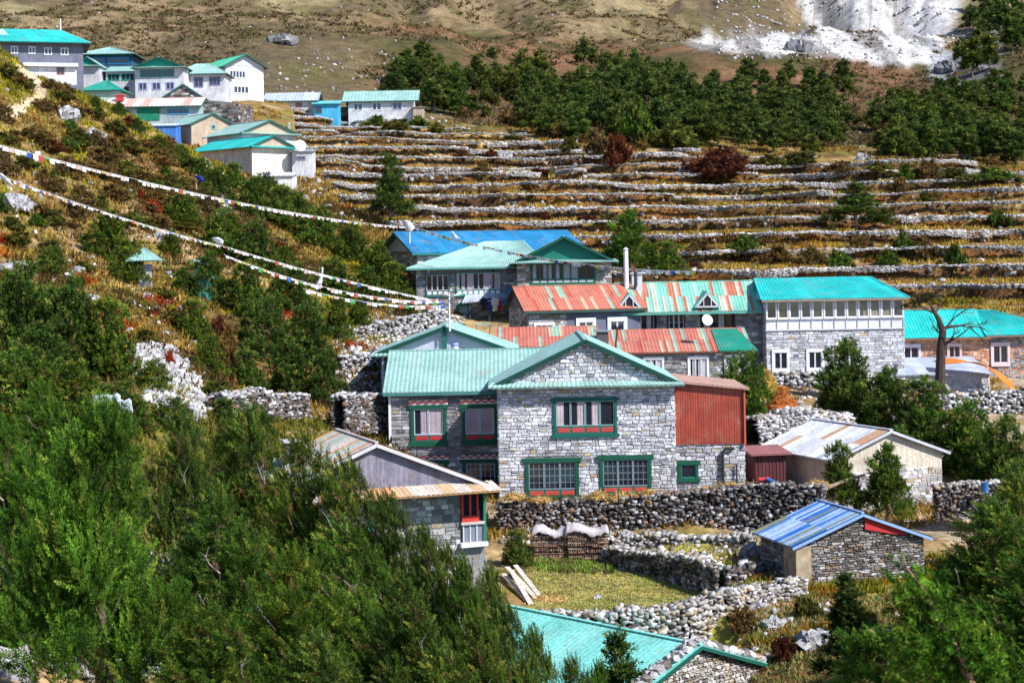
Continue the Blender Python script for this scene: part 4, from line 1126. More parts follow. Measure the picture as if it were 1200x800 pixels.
# ------------------------------------------------------------------ sheds in the lower right
hh = 2.3
apx = P(1041, 504, 84)
L12 = thing('tin_roofed_barn', 'plastered barn with streaked tin roof and pale stone gable below the junipers', 'barn')
a_ = math.radians(-38); wv = Vector((math.cos(math.radians(24)), math.sin(math.radians(24)), 0))
volume(L12, (0, 0), 6.4, 6.2, hh, 'y', 1.15, over=(.25, .35), finish='plaster', wallc=(.50, .45, .38), roofp=R_TIN, trim=(.42, .45, .5), below=2.5, sheets=2, rgroup=2, ridge_w=.2, board=.1)
RZ = math.radians(24)
L12.rotation_euler = (0, 0, RZ)
c_, s_ = math.cos(RZ), math.sin(RZ)
L12.location = (apx.x - 3.2 * c_, apx.y - 3.2 * s_, apx.z - hh - 1.2)
mb = MB(); r = np.random.default_rng(3); Lm = []
masonry(Lm, (0, 0, 0), (1, 0, 0), (0, -1, 0), 6.4, -2.5, lambda u: 1.6, [], PAL_PALE, .2, (.2, .5), rng=r)
V, Fc, C = join_np(Lm); mb.add(V, Fc, C); mb.build('lower_gable_stones', M_STONE, L12)
# maroon lean-to at its left end
p = P(882, 533, 84); T = house_at('maroon_hut', 'dark maroon sheet metal hut between the red annex and the tin roofed barn', 884, 533, 84.5, 2.2, 8, cat='hut')
volume(T, (0, 0), 1.6, 2.0, 2.2, 'shed', .12, over=(.3, .25), finish='plain', wallc=(.085, .022, .03), roofp=[(1, (.30, .12, .13))], below=1, sheets=1)
mb = MB()
for k in range(9): mb.box(.05 + .18 * k, .1 + .18 * k, -.03, -.0, -.9, 2.15, (.12, .035, .045))
mb.build('ribs', M_PAINT, T)
hh = 2.0
apx = P(1008, 601, 68.5)
RZ = math.radians(16)
L13 = thing('blue_tin_shed', 'dark stone shed with patchwork blue tin roof and a red board under its gable', 'shed')
volume(L13, (0, 0), 5.6, 3.4, hh, 'y', 1.05, over=(.25, .3), pal=PAL_SHED, seed=21, roofp=[(4, (.22, .36, .66)), (2, (.02, .14, .48)), (1.2, (.18, .22, .14)), (2, (.34, .46, .68))], trim=(.22, .36, .62), below=1.6, faces='FRL', ch=.10, sw=(.12, .40), prot=.05, sheets=2, rgroup=1, board=.08, ridge_w=.12, mortar=(.07, .06, .055))
L13.rotation_euler = (0, 0, RZ)
L13.location = (apx.x - 2.8 * math.cos(RZ), apx.y - 2.8 * math.sin(RZ), apx.z - hh - 1.1)
mb = MB(); mb.add([(2.95, -.08, 2.98), (4.7, -.08, 2.36), (4.7, -.08, 2.10), (2.95, -.08, 2.45)], [(0, 1, 2, 3)], (.42, .03, .03)); o = mb.build('red_board', M_PAINT, L13)
sm = o.modifiers.new('t', 'SOLIDIFY'); sm.thickness = .04
mb = MB(); mb.box(-.12, .55, -.14, -.05, -1.2, 1.95, (.36, .29, .20)); mb.box(-.12, -.04, -.14, 1.0, -1.2, 1.9, (.36, .29, .20)); mb.build('corner_board', M_WOOD, L13)

# turquoise roof at the bottom
apx = P(817, 750, 55.6); hh = 2.4
RZ = math.radians(43)
L14 = thing('turquoise_roofed_shed', 'rough stone shed with bright turquoise roof weighted by stones at the bottom of the photo', 'shed')
volume(L14, (0, 0), 6.6, 9.0, hh, 'y', 1.15, over=(.2, .3), pal=PAL_MIX, seed=22, roofp=[(3, (.19, .58, .54)), (2, (.23, .61, .57)), (1, (.16, .52, .48))], trim=(.008, .09, .07), below=2.0, faces='FR', ch=.11, sw=(.1, .28), prot=.06, sheets=1, rib=.007, board=.12, mortar=(.14, .13, .12))
L14.rotation_euler = (0, 0, RZ)
L14.location = (apx.x - 3.3 * math.cos(RZ), apx.y - 3.3 * math.sin(RZ), apx.z - hh - 1.35)
# stones along its gable edges: single things
def roof_stones(L, w, h, rise, y, nside, lab):
    for sd in (-1, 1):
        for k in range(nside):
            t = (k + .5) / nside
            x = w / 2 + sd * (w / 2 + .25) * t
            z = h + rise * (1 - t * 1.05) + .14
            for yy in (y, y + .28):
                m_ = MB(); V, Fc, C = rocks([(0, 0, 0)], [np.array([.15, .13, .10]) * random.uniform(.8, 1.25)], pick(PAL_PALE, 1)); m_.add(V, Fc, C)
                o = m_.build('roof_stone', M_STONE, None, label=lab, cat='stone', group='stones weighting the turquoise roof')
                o.location = L.matrix_basis @ Vector((x + random.uniform(-.05, .05), yy + random.uniform(-.05, .05), z + .02))
roof_stones(L14, 6.6, hh, 1.15, .02, 11, 'pale stone laid along the gable edge of the bright turquoise roof')

# ------------------------------------------------------------------ the upper village
def up(name, label, px, py, Y, pw, ph, rz=0, d=6, **k):
    s = Y / F; h = ph * s
    T = house_at(name, label, px, py, Y, h, rz)
    k.setdefault('finish', 'plaster'); k.setdefault('sheets', 1); k.setdefault('pitch', .5); k.setdefault('rib', .03); k.setdefault('below', 4)
    wins = []
    for q in k.pop('w', []):
        f, x0, y0, x1, y1, n = q[:6]; e = q[6] if len(q) > 6 else {}
        wins.append(dict(f=f, win=(x0 * s, h - y1 * s, (x1 - x0) * s, (y1 - y0) * s), n=n, small=True, **{'frame': (.66, .68, .75), 'fw': .12, **e}))
    FF = volume(T, (0, 0), pw * s, d, h, wins=wins, **k)
    return T, FF, s, h
WT = dict(wallc=(.52, .53, .58))
up('slate_grey_hotel', 'long slate grey house with turquoise roof and white ledge at the top left corner', -50, 48, 218, 143, 50, rz=17, d=9, roof='hip', hipin=(-.5, 2.6), rise=2.2, roofp=R_TURQ + [(1, (.35, .6, .58))], wallc=SLATE, over=(1.0, 1.0), sheets=2,
   bands=[('F', 8, 14.9, 2.3, 2.75, (.72, .74, .82), .6), ('F', 0, 14.7, 0, 2.28, (.66, .66, .70), .008)],
   w=[('F', 60, 5, 68, 14, 2), ('F', 80, 5, 88, 14, 2), ('F', 98, 6, 107, 15, 2), ('F', 117, 6, 126, 15, 2), ('F', 112, 27, 121, 38, 2, dict(frame=(.3, .08, .08)))])
up('pagoda_roofed_house', 'square house with a low pale green pyramid roof and blue glazed upper room', 93, 64, 250, 60, 14, d=7, roof='hip', rise=1.4, hipin=3.6, roofp=R_TEAL, wallc=(.02, .08, .14), over=(.8, .8),
   w=[('F', 4, 4, 30, 12, 4, dict(frame=(.02, .22, .5))), ('F', 32, 4, 58, 12, 4, dict(frame=(.02, .22, .5)))])
up('green_gabled_hut', 'small house with dark green gable tucked below the pyramid roof', 88, 77, 238, 28, 30, d=5, roof='y', rise=1.1, gablec=(.012, .24, .18), roofp=R_TEAL, pent=True, **WT)
up('white_teal_lodge', 'white two storey lodge with teal roof, dark green gable and a band of green windows', 158, 79, 236, 57, 31, d=9, roof='y', rise=1.25, gablec=(.012, .28, .20), roofp=R_TEAL, pent=True, over=(.6, .5), faces='F', **WT,
   w=[('F', 6, 3, 46, 12, 6, dict(frame=(.01, .30, .24))), ('F', 4, 18, 14, 27, 2, dict(frame=(.3, .3, .55))), ('F', 20, 18, 30, 27, 2, dict(frame=(.3, .3, .55))), ('F', 36, 18, 46, 27, 2, dict(frame=(.3, .3, .55)))])
up('white_lodge_wing', 'white wing with teal lean roof and green window band left of the green gable lodge', 124, 84, 240, 36, 30, d=5, roof='shed', rise=1.1, roofp=R_TEAL, over=(.5, .5), **WT,
   w=[('F', 2, 3, 16, 11, 3, dict(frame=(.01, .26, .22))), ('F', 18, 3, 33, 11, 3, dict(frame=(.01, .26, .22))), ('F', 20, 17, 28, 25, 1)])
up('teal_gabled_hall', 'white house with hipped teal roof, dark chimney and three dark windows', 205, 87, 240, 58, 22, d=6, roof='hip', rise=1.7, hipin=2.5, roofp=R_TEAL, over=(.6, .5), **WT,
   w=[('F', 4, 5, 14, 13, 2, dict(frame=(.16, .14, .3))), ('F', 22, 4, 33, 16, 2, dict(frame=(.16, .14, .3))), ('F', 40, 4, 53, 14, 3, dict(frame=(.16, .14, .3)))])
T, FF, s_, h_ = up('tall_white_house', 'tall white gabled house with green side roof at the right of the upper village', 264, 76, 248, 50, 48, rz=36, d=8, roof='y', rise=1.6, gablec=(.52, .55, .66), roofp=[(3, (.08, .48, .28)), (1, (.12, .5, .34))], over=(.7, .7), **WT,
   w=[('F', 5, 6, 26, 15, 5), ('F', 10, 24, 30, 33, 4), ('L', 10, 6, 40, 14, 4, dict(frame=(.5, .55, .6)))])
up('dark_green_hip_hut', 'hut with dark green hipped roof half hidden behind the ridge shrubs', 97, 106, 228, 42, 16, d=6, roof='hip', rise=1.5, hipin=2.1, roofp=[(1, (.012, .26, .20))], over=(.5, .5), wallc=(.4, .6, .5))
T, _, s_, h_ = up('rusty_white_longhouse', 'long low house with rust streaked white tin roof and small red chimney', 121, 125, 212, 112, 17, d=6, roof='x', rise=1.1, roofp=[(5, (.66, .58, .60)), (2, (.60, .36, .30)), (1, (.7, .66, .66))], over=(.5, .4), wallc=(.34, .42, .46), rgroup=2,
   bands=[('F', 4.2, 7.0, 0, 1.75, (.01, .22, .13), .08)], w=[('F', 75, 4, 100, 11, 4, dict(frame=(.05, .3, .55)))])
mb = MB(); mb.box(1.2, 2.1, 1.6, 2.4, h_, h_ + 1.5, (.42, .04, .05)); mb.box(1.1, 2.2, 1.5, 2.5, h_ + 1.5, h_ + 1.62, (.5, .1, .1)); mb.build('chimney', M_PAINT, T)
up('stone_gabled_barn', 'barn with dark stone gable and pale tin side roof in the upper village', 188, 116, 222, 52, 18, rz=16, d=6, roof='y', rise=1.9, finish='stone', pal=PAL_DARK, ch=.35, sw=(.3, .9), roofp=[(1, (.5, .62, .64))], over=(.3, .4), faces='FR')
up('dark_stone_ruin', 'roofless dark stone building beside the stone gabled barn', 234, 118, 215, 48, 18, rz=-12, d=5, roof='shedx', rise=.6, finish='stone', pal=PAL_DARK, ch=.35, sw=(.3, .9), roofp=[(1, (.15, .13, .11))], over=(0, 0), faces='FRL')
up('tan_gabled_hut', 'small tan gabled hut with teal side roof below the dark ruin', 224, 145, 203, 56, 14, rz=38, d=6, roof='y', rise=1.3, wallc=(.42, .33, .25), roofp=R_TEAL, over=(.25, .35), w=[('F', 26, 0, 32, 6, 1, dict(frame=(.1, .4, .4)))])
up('white_teal_roofed_house', 'white house with teal roof and tan gable just above the turquoise roof', 284, 155, 196, 74, 20, rz=40, d=8, roof='y', rise=1.45, gablec=(.40, .33, .25), roofp=R_TEAL, over=(.3, .5), pent=True, **WT)
up('turquoise_roofed_house', 'tan and white house with bright turquoise roof at the right edge of the village slope', 295, 171, 185, 62, 38, rz=45, d=11, roof='y', rise=1.15, gablec=(.40, .32, .25), roofp=R_TURQ, over=(.3, .5), pent=True, wallc=(.62, .58, .54), below=3)
T, _, s_, h_ = up('white_dish_shed', 'little white shed under a white dish at the terrace edge', 342, 178, 188, 24, 15, d=3, roof='shed', rise=.3, roofp=R_GREY, over=(.2, .2), **WT, w=[('F', 6, 5, 16, 10, 2, dict(frame=(.2, .2, .25)))])
dish(352, 171, 187, .65, 'white satellite dish on top of the little white shed at the terrace edge', 1.2)
up('grey_blue_roofed_house', 'white house with grey blue roof and red windows on the terrace top', 312, 118, 258, 58, 14, d=6, roof='x', rise=1.3, roofp=R_GREY, over=(.5, .5), **WT, w=[('F', 14, 3, 22, 9, 2, dict(frame=(.45, .1, .15))), ('F', 34, 3, 42, 9, 2, dict(frame=(.45, .1, .15)))])
up('bright_blue_shed', 'bright blue painted shed left of the long teal roofed white house', 368, 122, 256, 28, 12, d=4, roof='shed', rise=.7, roofp=[(1, (.12, .5, .62))], wallc=(.05, .36, .62), over=(.4, .4), w=[('F', 1, 3, 9, 11, 1, dict(frame=(.02, .12, .15)))])
up('long_teal_white_house', 'long white house with teal roof and three windows alone on the terrace top', 408, 118, 260, 76, 16, d=6.5, roof='x', rise=1.6, roofp=R_TEAL, over=(.5, .9), **WT, w=[('F', 6, 3, 17, 12, 2), ('F', 28, 3, 39, 12, 2), ('F', 52, 3, 63, 12, 2, dict(frame=(.4, .4, .6)))])
up('tan_stone_hut', 'tiny tan stone hut at the right end of the long white house', 484, 126, 259, 12, 9, d=3, roof='shed', rise=.2, roofp=[(1, (.45, .36, .28))], wallc=(.40, .32, .24), over=(.2, .2))
up('blue_fronted_stall', 'low stall with bright blue cloth front under the rusty white roof', 172, 148, 200, 34, 8, d=3, roof='shed', rise=.4, roofp=[(1, (.5, .6, .8))], wallc=(.05, .18, .55), over=(.2, .2), below=2)
up('whitewashed_stone_block', 'small whitewashed stone block at the foot of the village below the turquoise roof', 306, 207, 176, 36, 14, d=4, roof='shed', rise=.5, roofp=[(1, (.62, .66, .78))], wallc=(.6, .6, .62), over=(.2, .2), w=[('F', 12, 4, 20, 12, 1, dict(frame=(.2, .2, .2)))])
# kiosk on the slope
g = hit(170, 338, 80); T = thing('wayside_kiosk', 'little wayside kiosk with pale teal pyramid roof among shrubs on the left slope', 'kiosk', (g.x, g.y, g.z), .2)
mb = MB(); mb.box(-.4, .4, -.4, .4, -.4, 1.3, (.34, .35, .38)); mb.build('wall', M_PLASTER, T)
mb = MB(); f_ = pal_fn(R_TEAL, 4); a = 1.15
for q in range(4):
    an_ = q * math.pi / 2; c1 = (a * math.cos(an_ + .785) * 1.3, a * math.sin(an_ + .785) * 1.1, 1.5); c2 = (a * math.cos(an_ + 2.356) * 1.3, a * math.sin(an_ + 2.356) * 1.1, 1.5)
    roof_slope(mb, c1, c2, (0, 0, 2.25), (0, 0, 2.25), f_, sheets=1)
mb.build('roof', M_ROOF, T)
for i, (px, py) in enumerate([(238, 331), (237, 348)]):
    g = hit(px, py + 3, 80); T = thing('teal_sheet_hut', ['upper teal sheet hut deep in the shrubs right of the kiosk', 'lower teal sheet hut deep in the shrubs right of the kiosk'][i], 'hut', (g.x, g.y, g.z), .3)
    mb = MB(); mb.box(-.5, .5, -.4, .4, -.4, 1.2, (.35, .28, .22) if i == 9 else (.03, .3, .28)); mb.build('wall', M_PAINT, T)
    mb = MB(); roof_slope(mb, (-.7, -.6, 1.2), (.7, -.6, 1.2), (.7, .6, 1.5), (-.7, .6, 1.5), f_, sheets=1); mb.build('roof', M_ROOF, T)
# ------------------------------------------------------------------ vegetation
G_VIV = [(4, (0.075, 0.170, 0.018)), (3, (0.130, 0.245, 0.026)), (2, (0.034, 0.085, 0.014)), (1, (0.22, 0.29, 0.045))]
G_JUN = [(4, (0.064, 0.122, 0.020)), (3, (0.112, 0.180, 0.028)), (2, (0.028, 0.060, 0.014)), (1.3, (0.22, 0.235, 0.045)), (.4, (.20, .13, .06))]
G_MIX = [(4, (0.062, 0.135, 0.018)), (3, (0.115, 0.200, 0.026)), (2, (0.028, 0.070, 0.014)), (1.2, (0.21, 0.25, 0.045)), (.3, (.18, .13, .06))]
G_PINE = [(4, (0.056, 0.092, 0.022)), (3, (0.090, 0.125, 0.030)), (2, (0.034, 0.068, 0.018)), (1, (0.16, 0.18, 0.045))]
G_FOR = [(4, (0.085, 0.125, 0.026)), (3, (0.125, 0.155, 0.035)), (2, (0.045, 0.075, 0.02)), (1, (0.19, 0.18, 0.055))]
G_OLIVE = [(4, (0.11, 0.115, 0.025)), (2, (0.18, 0.17, 0.04)), (2, (0.06, 0.07, 0.02))]
G_RUSTY = [(4, (0.13, 0.04, 0.025)), (2, (0.20, 0.07, 0.03)), (2, (0.07, 0.03, 0.02))]
G_BROWN = [(4, (0.165, 0.11, 0.045)), (2, (0.24, 0.15, 0.055)), (2, (0.085, 0.06, 0.025))]
G_RED = [(3, (0.38, 0.045, 0.025)), (2, (0.26, 0.03, 0.02)), (1, (0.42, 0.13, 0.04))]
G_YEL = [(3, (0.42, 0.30, 0.03)), (2, (0.34, 0.34, 0.05)), (1, (0.2, 0.2, 0.04))]

def crown_arrays(seed, lobes, nclump, nneed, L, l, w, pal, up=0.5, lean=(0.3, 0, 0), shell=0.5, droop=0.0):
    r = np.random.default_rng(seed)
    lobes = np.array(lobes, float)
    vol = (lobes[:, 3] * lobes[:, 4] * lobes[:, 5]) ** 0.72
    k = r.choice(len(lobes), nclump, p=vol / vol.sum())
    d = r.normal(size=(nclump, 3)); d /= np.linalg.norm(d, axis=1)[:, None]
    d[:, 2] = np.where(d[:, 2] < -0.35, -d[:, 2], d[:, 2])
    rad = shell + (1 - shell) * r.random(nclump) ** 0.6
    c = lobes[k, :3] + d * lobes[k, 3:6] * rad[:, None]
    ax = d * 0.7 + np.array([0, 0, up]) + np.array(lean) + r.normal(size=(nclump, 3)) * 0.22
    ax /= np.linalg.norm(ax, axis=1)[:, None]
    Lc = L * r.uniform(0.6, 1.4, nclump)
    cc = pick(pal, nclump, r, 0.22) * (0.72 + 0.56 * r.random(len(lobes)))[k][:, None]
    n = nclump * nneed
    t = r.random(n)
    A = np.repeat(ax, nneed, 0); Lr = np.repeat(Lc, nneed)
    p = np.repeat(c, nneed, 0) + A * ((t - 0.35) * Lr)[:, None]
    q = r.normal(size=(n, 3)); q /= np.linalg.norm(q, axis=1)[:, None]
    p = p + q * (Lr * 0.10 * (1.15 - t))[:, None]
    nd = A * 0.75 + q * 0.8; nd[:, 2] -= droop; nd /= np.linalg.norm(nd, axis=1)[:, None]
    ll = l * r.uniform(0.6, 1.3, n) * (1.1 - 0.45 * t)
    sd = np.cross(nd, r.normal(size=(n, 3))); sd /= np.linalg.norm(sd, axis=1)[:, None]
    ww = (w * r.uniform(0.7, 1.3, n) * 0.5)[:, None]
    V = np.stack([p - sd * ww, p + sd * ww, p + nd * ll[:, None]], 1).reshape(-1, 3)
    Fc = np.arange(n * 3).reshape(-1, 3)
    C = sat(np.repeat(cc, nneed, 0) * (0.62 + 0.72 * t[:, None]), 1.0) * r.uniform(0.85, 1.15, (n, 1))  # needles lighten towards tips: new growth plus painted light and dark
    return V, Fc, C

def conic_lobes(r, Ht, R, n, t0=0.12, pw=0.8, flat=0.8, lean=0.0, small=1.0):
    L = []
    for i in range(n):
        t = t0 + (1 - t0) * (i + r.random() * .6) / n
        rr = R * (1 - t) ** pw * r.uniform(0.35, 0.8)
        a = i * 2.4 + r.uniform(-.6, .6)
        s = R * (0.20 + 0.30 * (1 - t)) * r.uniform(0.7, 1.25) * small
        L.append((rr * math.cos(a) + lean * t * Ht, rr * math.sin(a), Ht * t * 0.97 - s * .3, s, s, s * flat * 1.15))
    L.append((lean * Ht * .95, 0, Ht * .9, R * .16, R * .16, Ht * .1))
    L.append((lean * Ht * .4, 0, Ht * .45, R * .4, R * .4, Ht * .3))
    return L

def trunk_mesh(name, lobes, Ht, r0, rng, lean=0.0, branch=True, dead=0):
    mb = MB()
    pts = [(lean * Ht * t + rng.uniform(-.04, .04) * Ht * .3 * (t > 0), rng.uniform(-.04, .04) * Ht * .3 * (t > 0), Ht * t * .93 - (.35 if t == 0 else 0)) for t in np.linspace(0, 1, 7)]
    mb.tube(pts, [r0 * (1 - .85 * t) for t in np.linspace(0, 1, 7)], (0.16, 0.115, 0.085), 7)
    if branch:
        for lb in lobes[::1 if len(lobes) < 20 else 2]:
            z = max(.1 * Ht, lb[2] - .25 * lb[5] - .12 * Ht); t = z / Ht
            a = (lean * z, 0, z)
            mid = ((a[0] + lb[0]) / 2, (a[1] + lb[1]) / 2, (z + lb[2]) / 2 - .02 * Ht)
            mb.tube([a, mid, (lb[0], lb[1], lb[2])], [r0 * .38 * (1 - .6 * t), r0 * .25 * (1 - .5 * t), r0 * .08], (0.17, 0.125, 0.095), 5, cap=False)
    for k in range(dead):
        i = rng.integers(len(lobes)); lb = lobes[i]
        a = Vector(lb[:3]); d = Vector((rng.uniform(-.7, -.1), rng.uniform(-.8, .1), rng.uniform(.4, 1.1))).normalized()
        L_ = lb[3] * rng.uniform(1.3, 1.75)
        p1 = a + d * L_ * .6; p2 = a + d * L_ + Vector((rng.uniform(-.1, .1), 0, .05))
        mb.tube([a, p1, p2], [.03, .018, .006], (0.30, 0.26, 0.235), 4, cap=False)
        for q in range(3):
            b = a + (p2 - a) * rng.uniform(.5, .95); mb.tube([b, b + Vector((rng.uniform(-.25, .25), rng.uniform(-.2, .2), rng.uniform(.05, .3)))], [.012, .004], (0.30, 0.26, 0.235), 3, cap=False)
    return mb

STORE = []
def proto(name, seed, Ht, R, nl, nclump, nneed, L, l, w, pal, up=.5, lean=.3, tl=0.0, pw=.8, t0=.12, r0=.14, dead=0, shell=.5, branch=True, flat=.8, cat='juniper tree', label='', group=None, droop=0.0, crown='crown', small=1.0):
    rng = np.random.default_rng(seed)
    lobes = conic_lobes(rng, Ht, R, nl, t0, pw, flat, tl, small)
    root = bpy.data.objects.new(name, None); tag(root, label, cat, group)
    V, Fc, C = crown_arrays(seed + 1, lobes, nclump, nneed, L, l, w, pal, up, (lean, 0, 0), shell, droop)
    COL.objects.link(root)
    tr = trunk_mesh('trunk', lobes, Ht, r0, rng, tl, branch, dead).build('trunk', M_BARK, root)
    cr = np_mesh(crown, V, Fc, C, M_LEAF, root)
    root['_h'] = Ht; root['_r'] = R
    STORE.append(root)
    return root

used = set()
def plant(pr, X, Y, z=None, sx=1.0, sz=1.0, rz=None, label=None, group=None, cat=None):
    if pr.name not in used:
        used.add(pr.name); o = pr
    else:
        o = copy_tree(pr)
    o.location = (X, Y, gz(X, Y) - .05 if z is None else z)
    o.rotation_euler = (0, 0, random.uniform(-.5, .5) if rz is None else rz)
    o.scale = (sx, sx, sz)
    if label: o['label'] = label
    if cat: o['category'] = cat
    if group: o['group'] = group
    elif 'group' in o.keys() and group == '': del o['group']
    return o

def plant_px(pr, px, pyb, wpx_, hpx_, ymin=60, **k):
    """stand a plant on the terrain where the photo shows its foot, with the photo's size"""
    g = hit(px, pyb, ymin)
    s = g.y / F
    return plant(pr, g.x, g.y, sx=wpx_ * s / (2 * pr['_r']), sz=hpx_ * s / pr['_h'], **k)
def plant_top(pr, px, pyt, wpx_, Y, **k):
    """stand a plant at depth Y with its tip where the photo shows it"""
    t = P(px, pyt, Y); X = t.x; b = gz(X, Y)
    return plant(pr, X, Y, sx=wpx_ * Y / F / (2 * pr['_r']), sz=(t.z - b) / pr['_h'], **k)

# far conifers ----------------------------------------------------------------
FAR = [proto('pine_tree', 100 + i, 7.0, 2.5, 9, 150, 15, .9, .75, .26, [G_PINE, G_FOR][i % 2], up=.35, lean=.05, pw=[.45, .35, .6, .4][i % 4], t0=.25, r0=.16, cat='pine tree', flat=.7,
             label='dark conifer in the wood on the hillside above the terraces', group='conifers in the hillside wood') for i in range(8)]
def forest():
    n = 0; tries = 0
    pts = []
    lab = FAR[0]['label']
    while n < 298 and tries < 20000:
        tries += 1
        px = random.uniform(465, 1205); Y = 238 + 190 * random.random() ** 1.15
        X = Q(px, Y)
        z = float(H(np.array([X]), np.array([Y]))[0])
        py = YH - (z + ROLL * X) / Y * F - ROLL * 0
        py = YH - (z / Y * F) - ROLL * (px - 600)
        up_ = np.interp(px, [465, 500, 600, 700, 760, 850, 960, 1010, 1060, 1090, 1130, 1205], [95, 76, 72, 76, 92, 100, 92, 108, 126, 130, 118, 100])
        lo_ = np.interp(px, [465, 520, 600, 650, 700, 800, 900, 1000, 1100, 1205], [125, 135, 150, 165, 168, 172, 178, 190, 198, 200])
        if not (up_ < py < lo_): continue
        gap = fbm(np.array([px / 60]), np.array([py / 26]), 71, 2)[0]
        if gap > .64: continue
        if 1000 < px < 1045 and py < 150: continue
        if any(abs(px - a) < 11 and abs(py - b) < 5 for a, b in pts): continue
        pts.append((px, py))
        s_ = random.uniform(.5, .88)
        plant(random.choice(FAR), X, Y, sx=s_ * random.uniform(1.1, 1.5), sz=s_ * random.uniform(.85, 1.1), rz=random.uniform(-3, 3), label=lab, group='conifers in the hillside wood')
        n += 1
forest()
for px, py, sz_ in ((1140, 40, 1.0), (1158, 30, .9), (1176, 48, 1.1), (1150, 60, .9), (1192, 30, 1), (1170, 12, .9), (1195, 60, 1.1), (1140, 92, 1.1), (1182, 18, 1.1), (1160, 52, 1.), (1186, 66, 1.1), (1150, 14, 1.), (1198, 44, 1.2), (1160, 84, 1.), (1128, 78, .8)):
    g = hit(px, py, 300)
    plant(random.choice(FAR), g.x, g.y, sx=sz_ * 1.4, sz=sz_ * 1.2, rz=random.uniform(-3, 3), label='dark conifer on the rocky spur at the top right corner', group='conifers on the rocky spur')

# shrubs on the hillside and terraces ----------------------------------------
def bushp(seed, pal, name='shrub', l=.3, w=.10, nc=200, nn=16, R=1.4, Ht=1.5, **k):
    return proto(name, seed, Ht, R, 8, nc, nn, .4, l, w, pal, up=.4, lean=.05, pw=.45, t0=.1, r0=.06, shell=.5, cat='shrub', crown='foliage', branch=True, flat=.7, **k)
SH = {'rust': [bushp(200, G_RUSTY), bushp(201, G_RUSTY)], 'brown': [bushp(202, G_BROWN), bushp(203, G_BROWN)], 'olive': [bushp(204, G_OLIVE), bushp(205, G_OLIVE)],
      'green': [bushp(206, G_JUN), bushp(207, G_JUN)], 'yellow': [bushp(208, G_YEL)], 'red': [bushp(209, G_RED)]}
CN = {'rust': 'dark maroon leafed', 'brown': 'brown withered', 'olive': 'olive green', 'green': 'dark green', 'yellow': 'bright yellow', 'red': 'crimson red'}
def shrub(kind, px, py, w_, h_, where, ymin=60, own=False):
    lab = CN[kind] + ' shrub ' + where
    return plant_px(random.choice(SH[kind]), px, py, w_, h_, ymin, rz=random.uniform(-3, 3), label=lab, group=None if own else CN[kind] + ' shrubs ' + where, cat='shrub')
shrub('rust', 842, 212, 96, 34, 'spreading widest across the upper terraces', 120, True)
shrub('rust', 724, 198, 42, 34, 'standing left of the widest maroon one', 120, True)
shrub('brown', 700, 186, 34, 28, 'between the olive and maroon shrubs on the terrace top', 120, True)
shrub('brown', 654, 162, 50, 20, 'at the upper corner of the pale cross wall', 120, True)
shrub('olive', 792, 176, 66, 32, 'below the middle of the hillside wood', 120, True)
shrub('olive', 668, 182, 34, 18, 'beside the pale cross wall', 120, True)
shrub('green', 746, 170, 52, 46, 'standing round and tall at the foot of the wood', 120, True)
for px, py, w_, h_, kd in ((440, 156, 40, 14, 'green'), (465, 157, 44, 15, 'olive'), (490, 157, 34, 14, 'green'), (512, 158, 30, 13, 'olive'), (610, 150, 26, 12, 'olive'), (600, 165, 24, 9, 'olive'),
                        (940, 200, 60, 16, 'olive'), (985, 204, 40, 14, 'brown'), (1030, 206, 44, 16, 'olive'), (1085, 212, 46, 24, 'brown'), (1060, 222, 30, 20, 'green'), (1120, 214, 50, 14, 'olive'), (1165, 214, 70, 16, 'green'), (905, 198, 40, 14, 'olive'),
                        (1055, 232, 26, 18, 'brown'), (1170, 268, 36, 20, 'green'), (875, 310, 44, 20, 'green'), (910, 311, 50, 22, 'brown'), (950, 312, 44, 22, 'brown'), (985, 314, 40, 18, 'green'), (1040, 315, 34, 20, 'green'), (1085, 308, 30, 24, 'brown'),
                        (1120, 322, 30, 22, 'green'), (820, 305, 40, 14, 'brown'), (1010, 300, 30, 18, 'brown'), (1060, 300, 24, 22, 'green'), (890, 232, 20, 8, 'olive'), (560, 205, 30, 8, 'brown'), (620, 222, 26, 8, 'olive')):
    shrub(kd, px, py, w_, h_, 'growing along the terrace walls', 120)
for q in range(55):
    px = random.uniform(470, 1200); py = random.uniform(np.interp(px, [470, 1200], [105, 125]), np.interp(px, [470, 560, 660, 1200], [125, 145, 172, 200]))
    shrub(random.choice(['brown', 'olive', 'olive', 'brown', 'rust']), px, py, random.uniform(18, 40), random.uniform(8, 17), 'in the undergrowth of the hillside wood', 200)
for k in range(9):
    shrub('yellow', 1096 + k * 6.5, 358 + (k % 3), 9, 8 + (k % 3) * 2, 'in the row above the turquoise roof at right', 120)

# trees of the middle distance -------------------------------------------------
MID = [proto('juniper_tree', 300 + i, 4.2, 2.1, 17, 900, 24, .46, .22, .060, G_JUN, up=.5, lean=-.2, pw=.38, t0=.08, r0=.13, group=None) for i in range(4)]
PIN = [proto('pine_tree', 320 + i, 6.5, 2.3, 12, 520, 20, .6, .36, .09, G_PINE, up=.35, lean=.05, pw=.6, t0=.2, r0=.15, flat=.55, cat='pine tree') for i in range(2)]
def mt(pr, px, pyb, w_, h_, lab, cat='juniper tree', ymin=75, **k):
    return plant_px(pr, px, pyb, w_, h_, ymin, label=lab, cat=cat, **k)
mt(PIN[0], 458, 268, 62, 78, 'lone dark pine standing at the left end of the terraces', 'pine tree', 150)
mt(PIN[1], 1003, 270, 88, 56, 'broad dark pine standing alone in the middle of the terraces', 'pine tree', 120)
def mY(pr, px, pyt, w_, Y, lab, cat='juniper tree', **k): return plant_top(pr, px, pyt, w_, Y, label=lab, cat=cat, group='', **k)
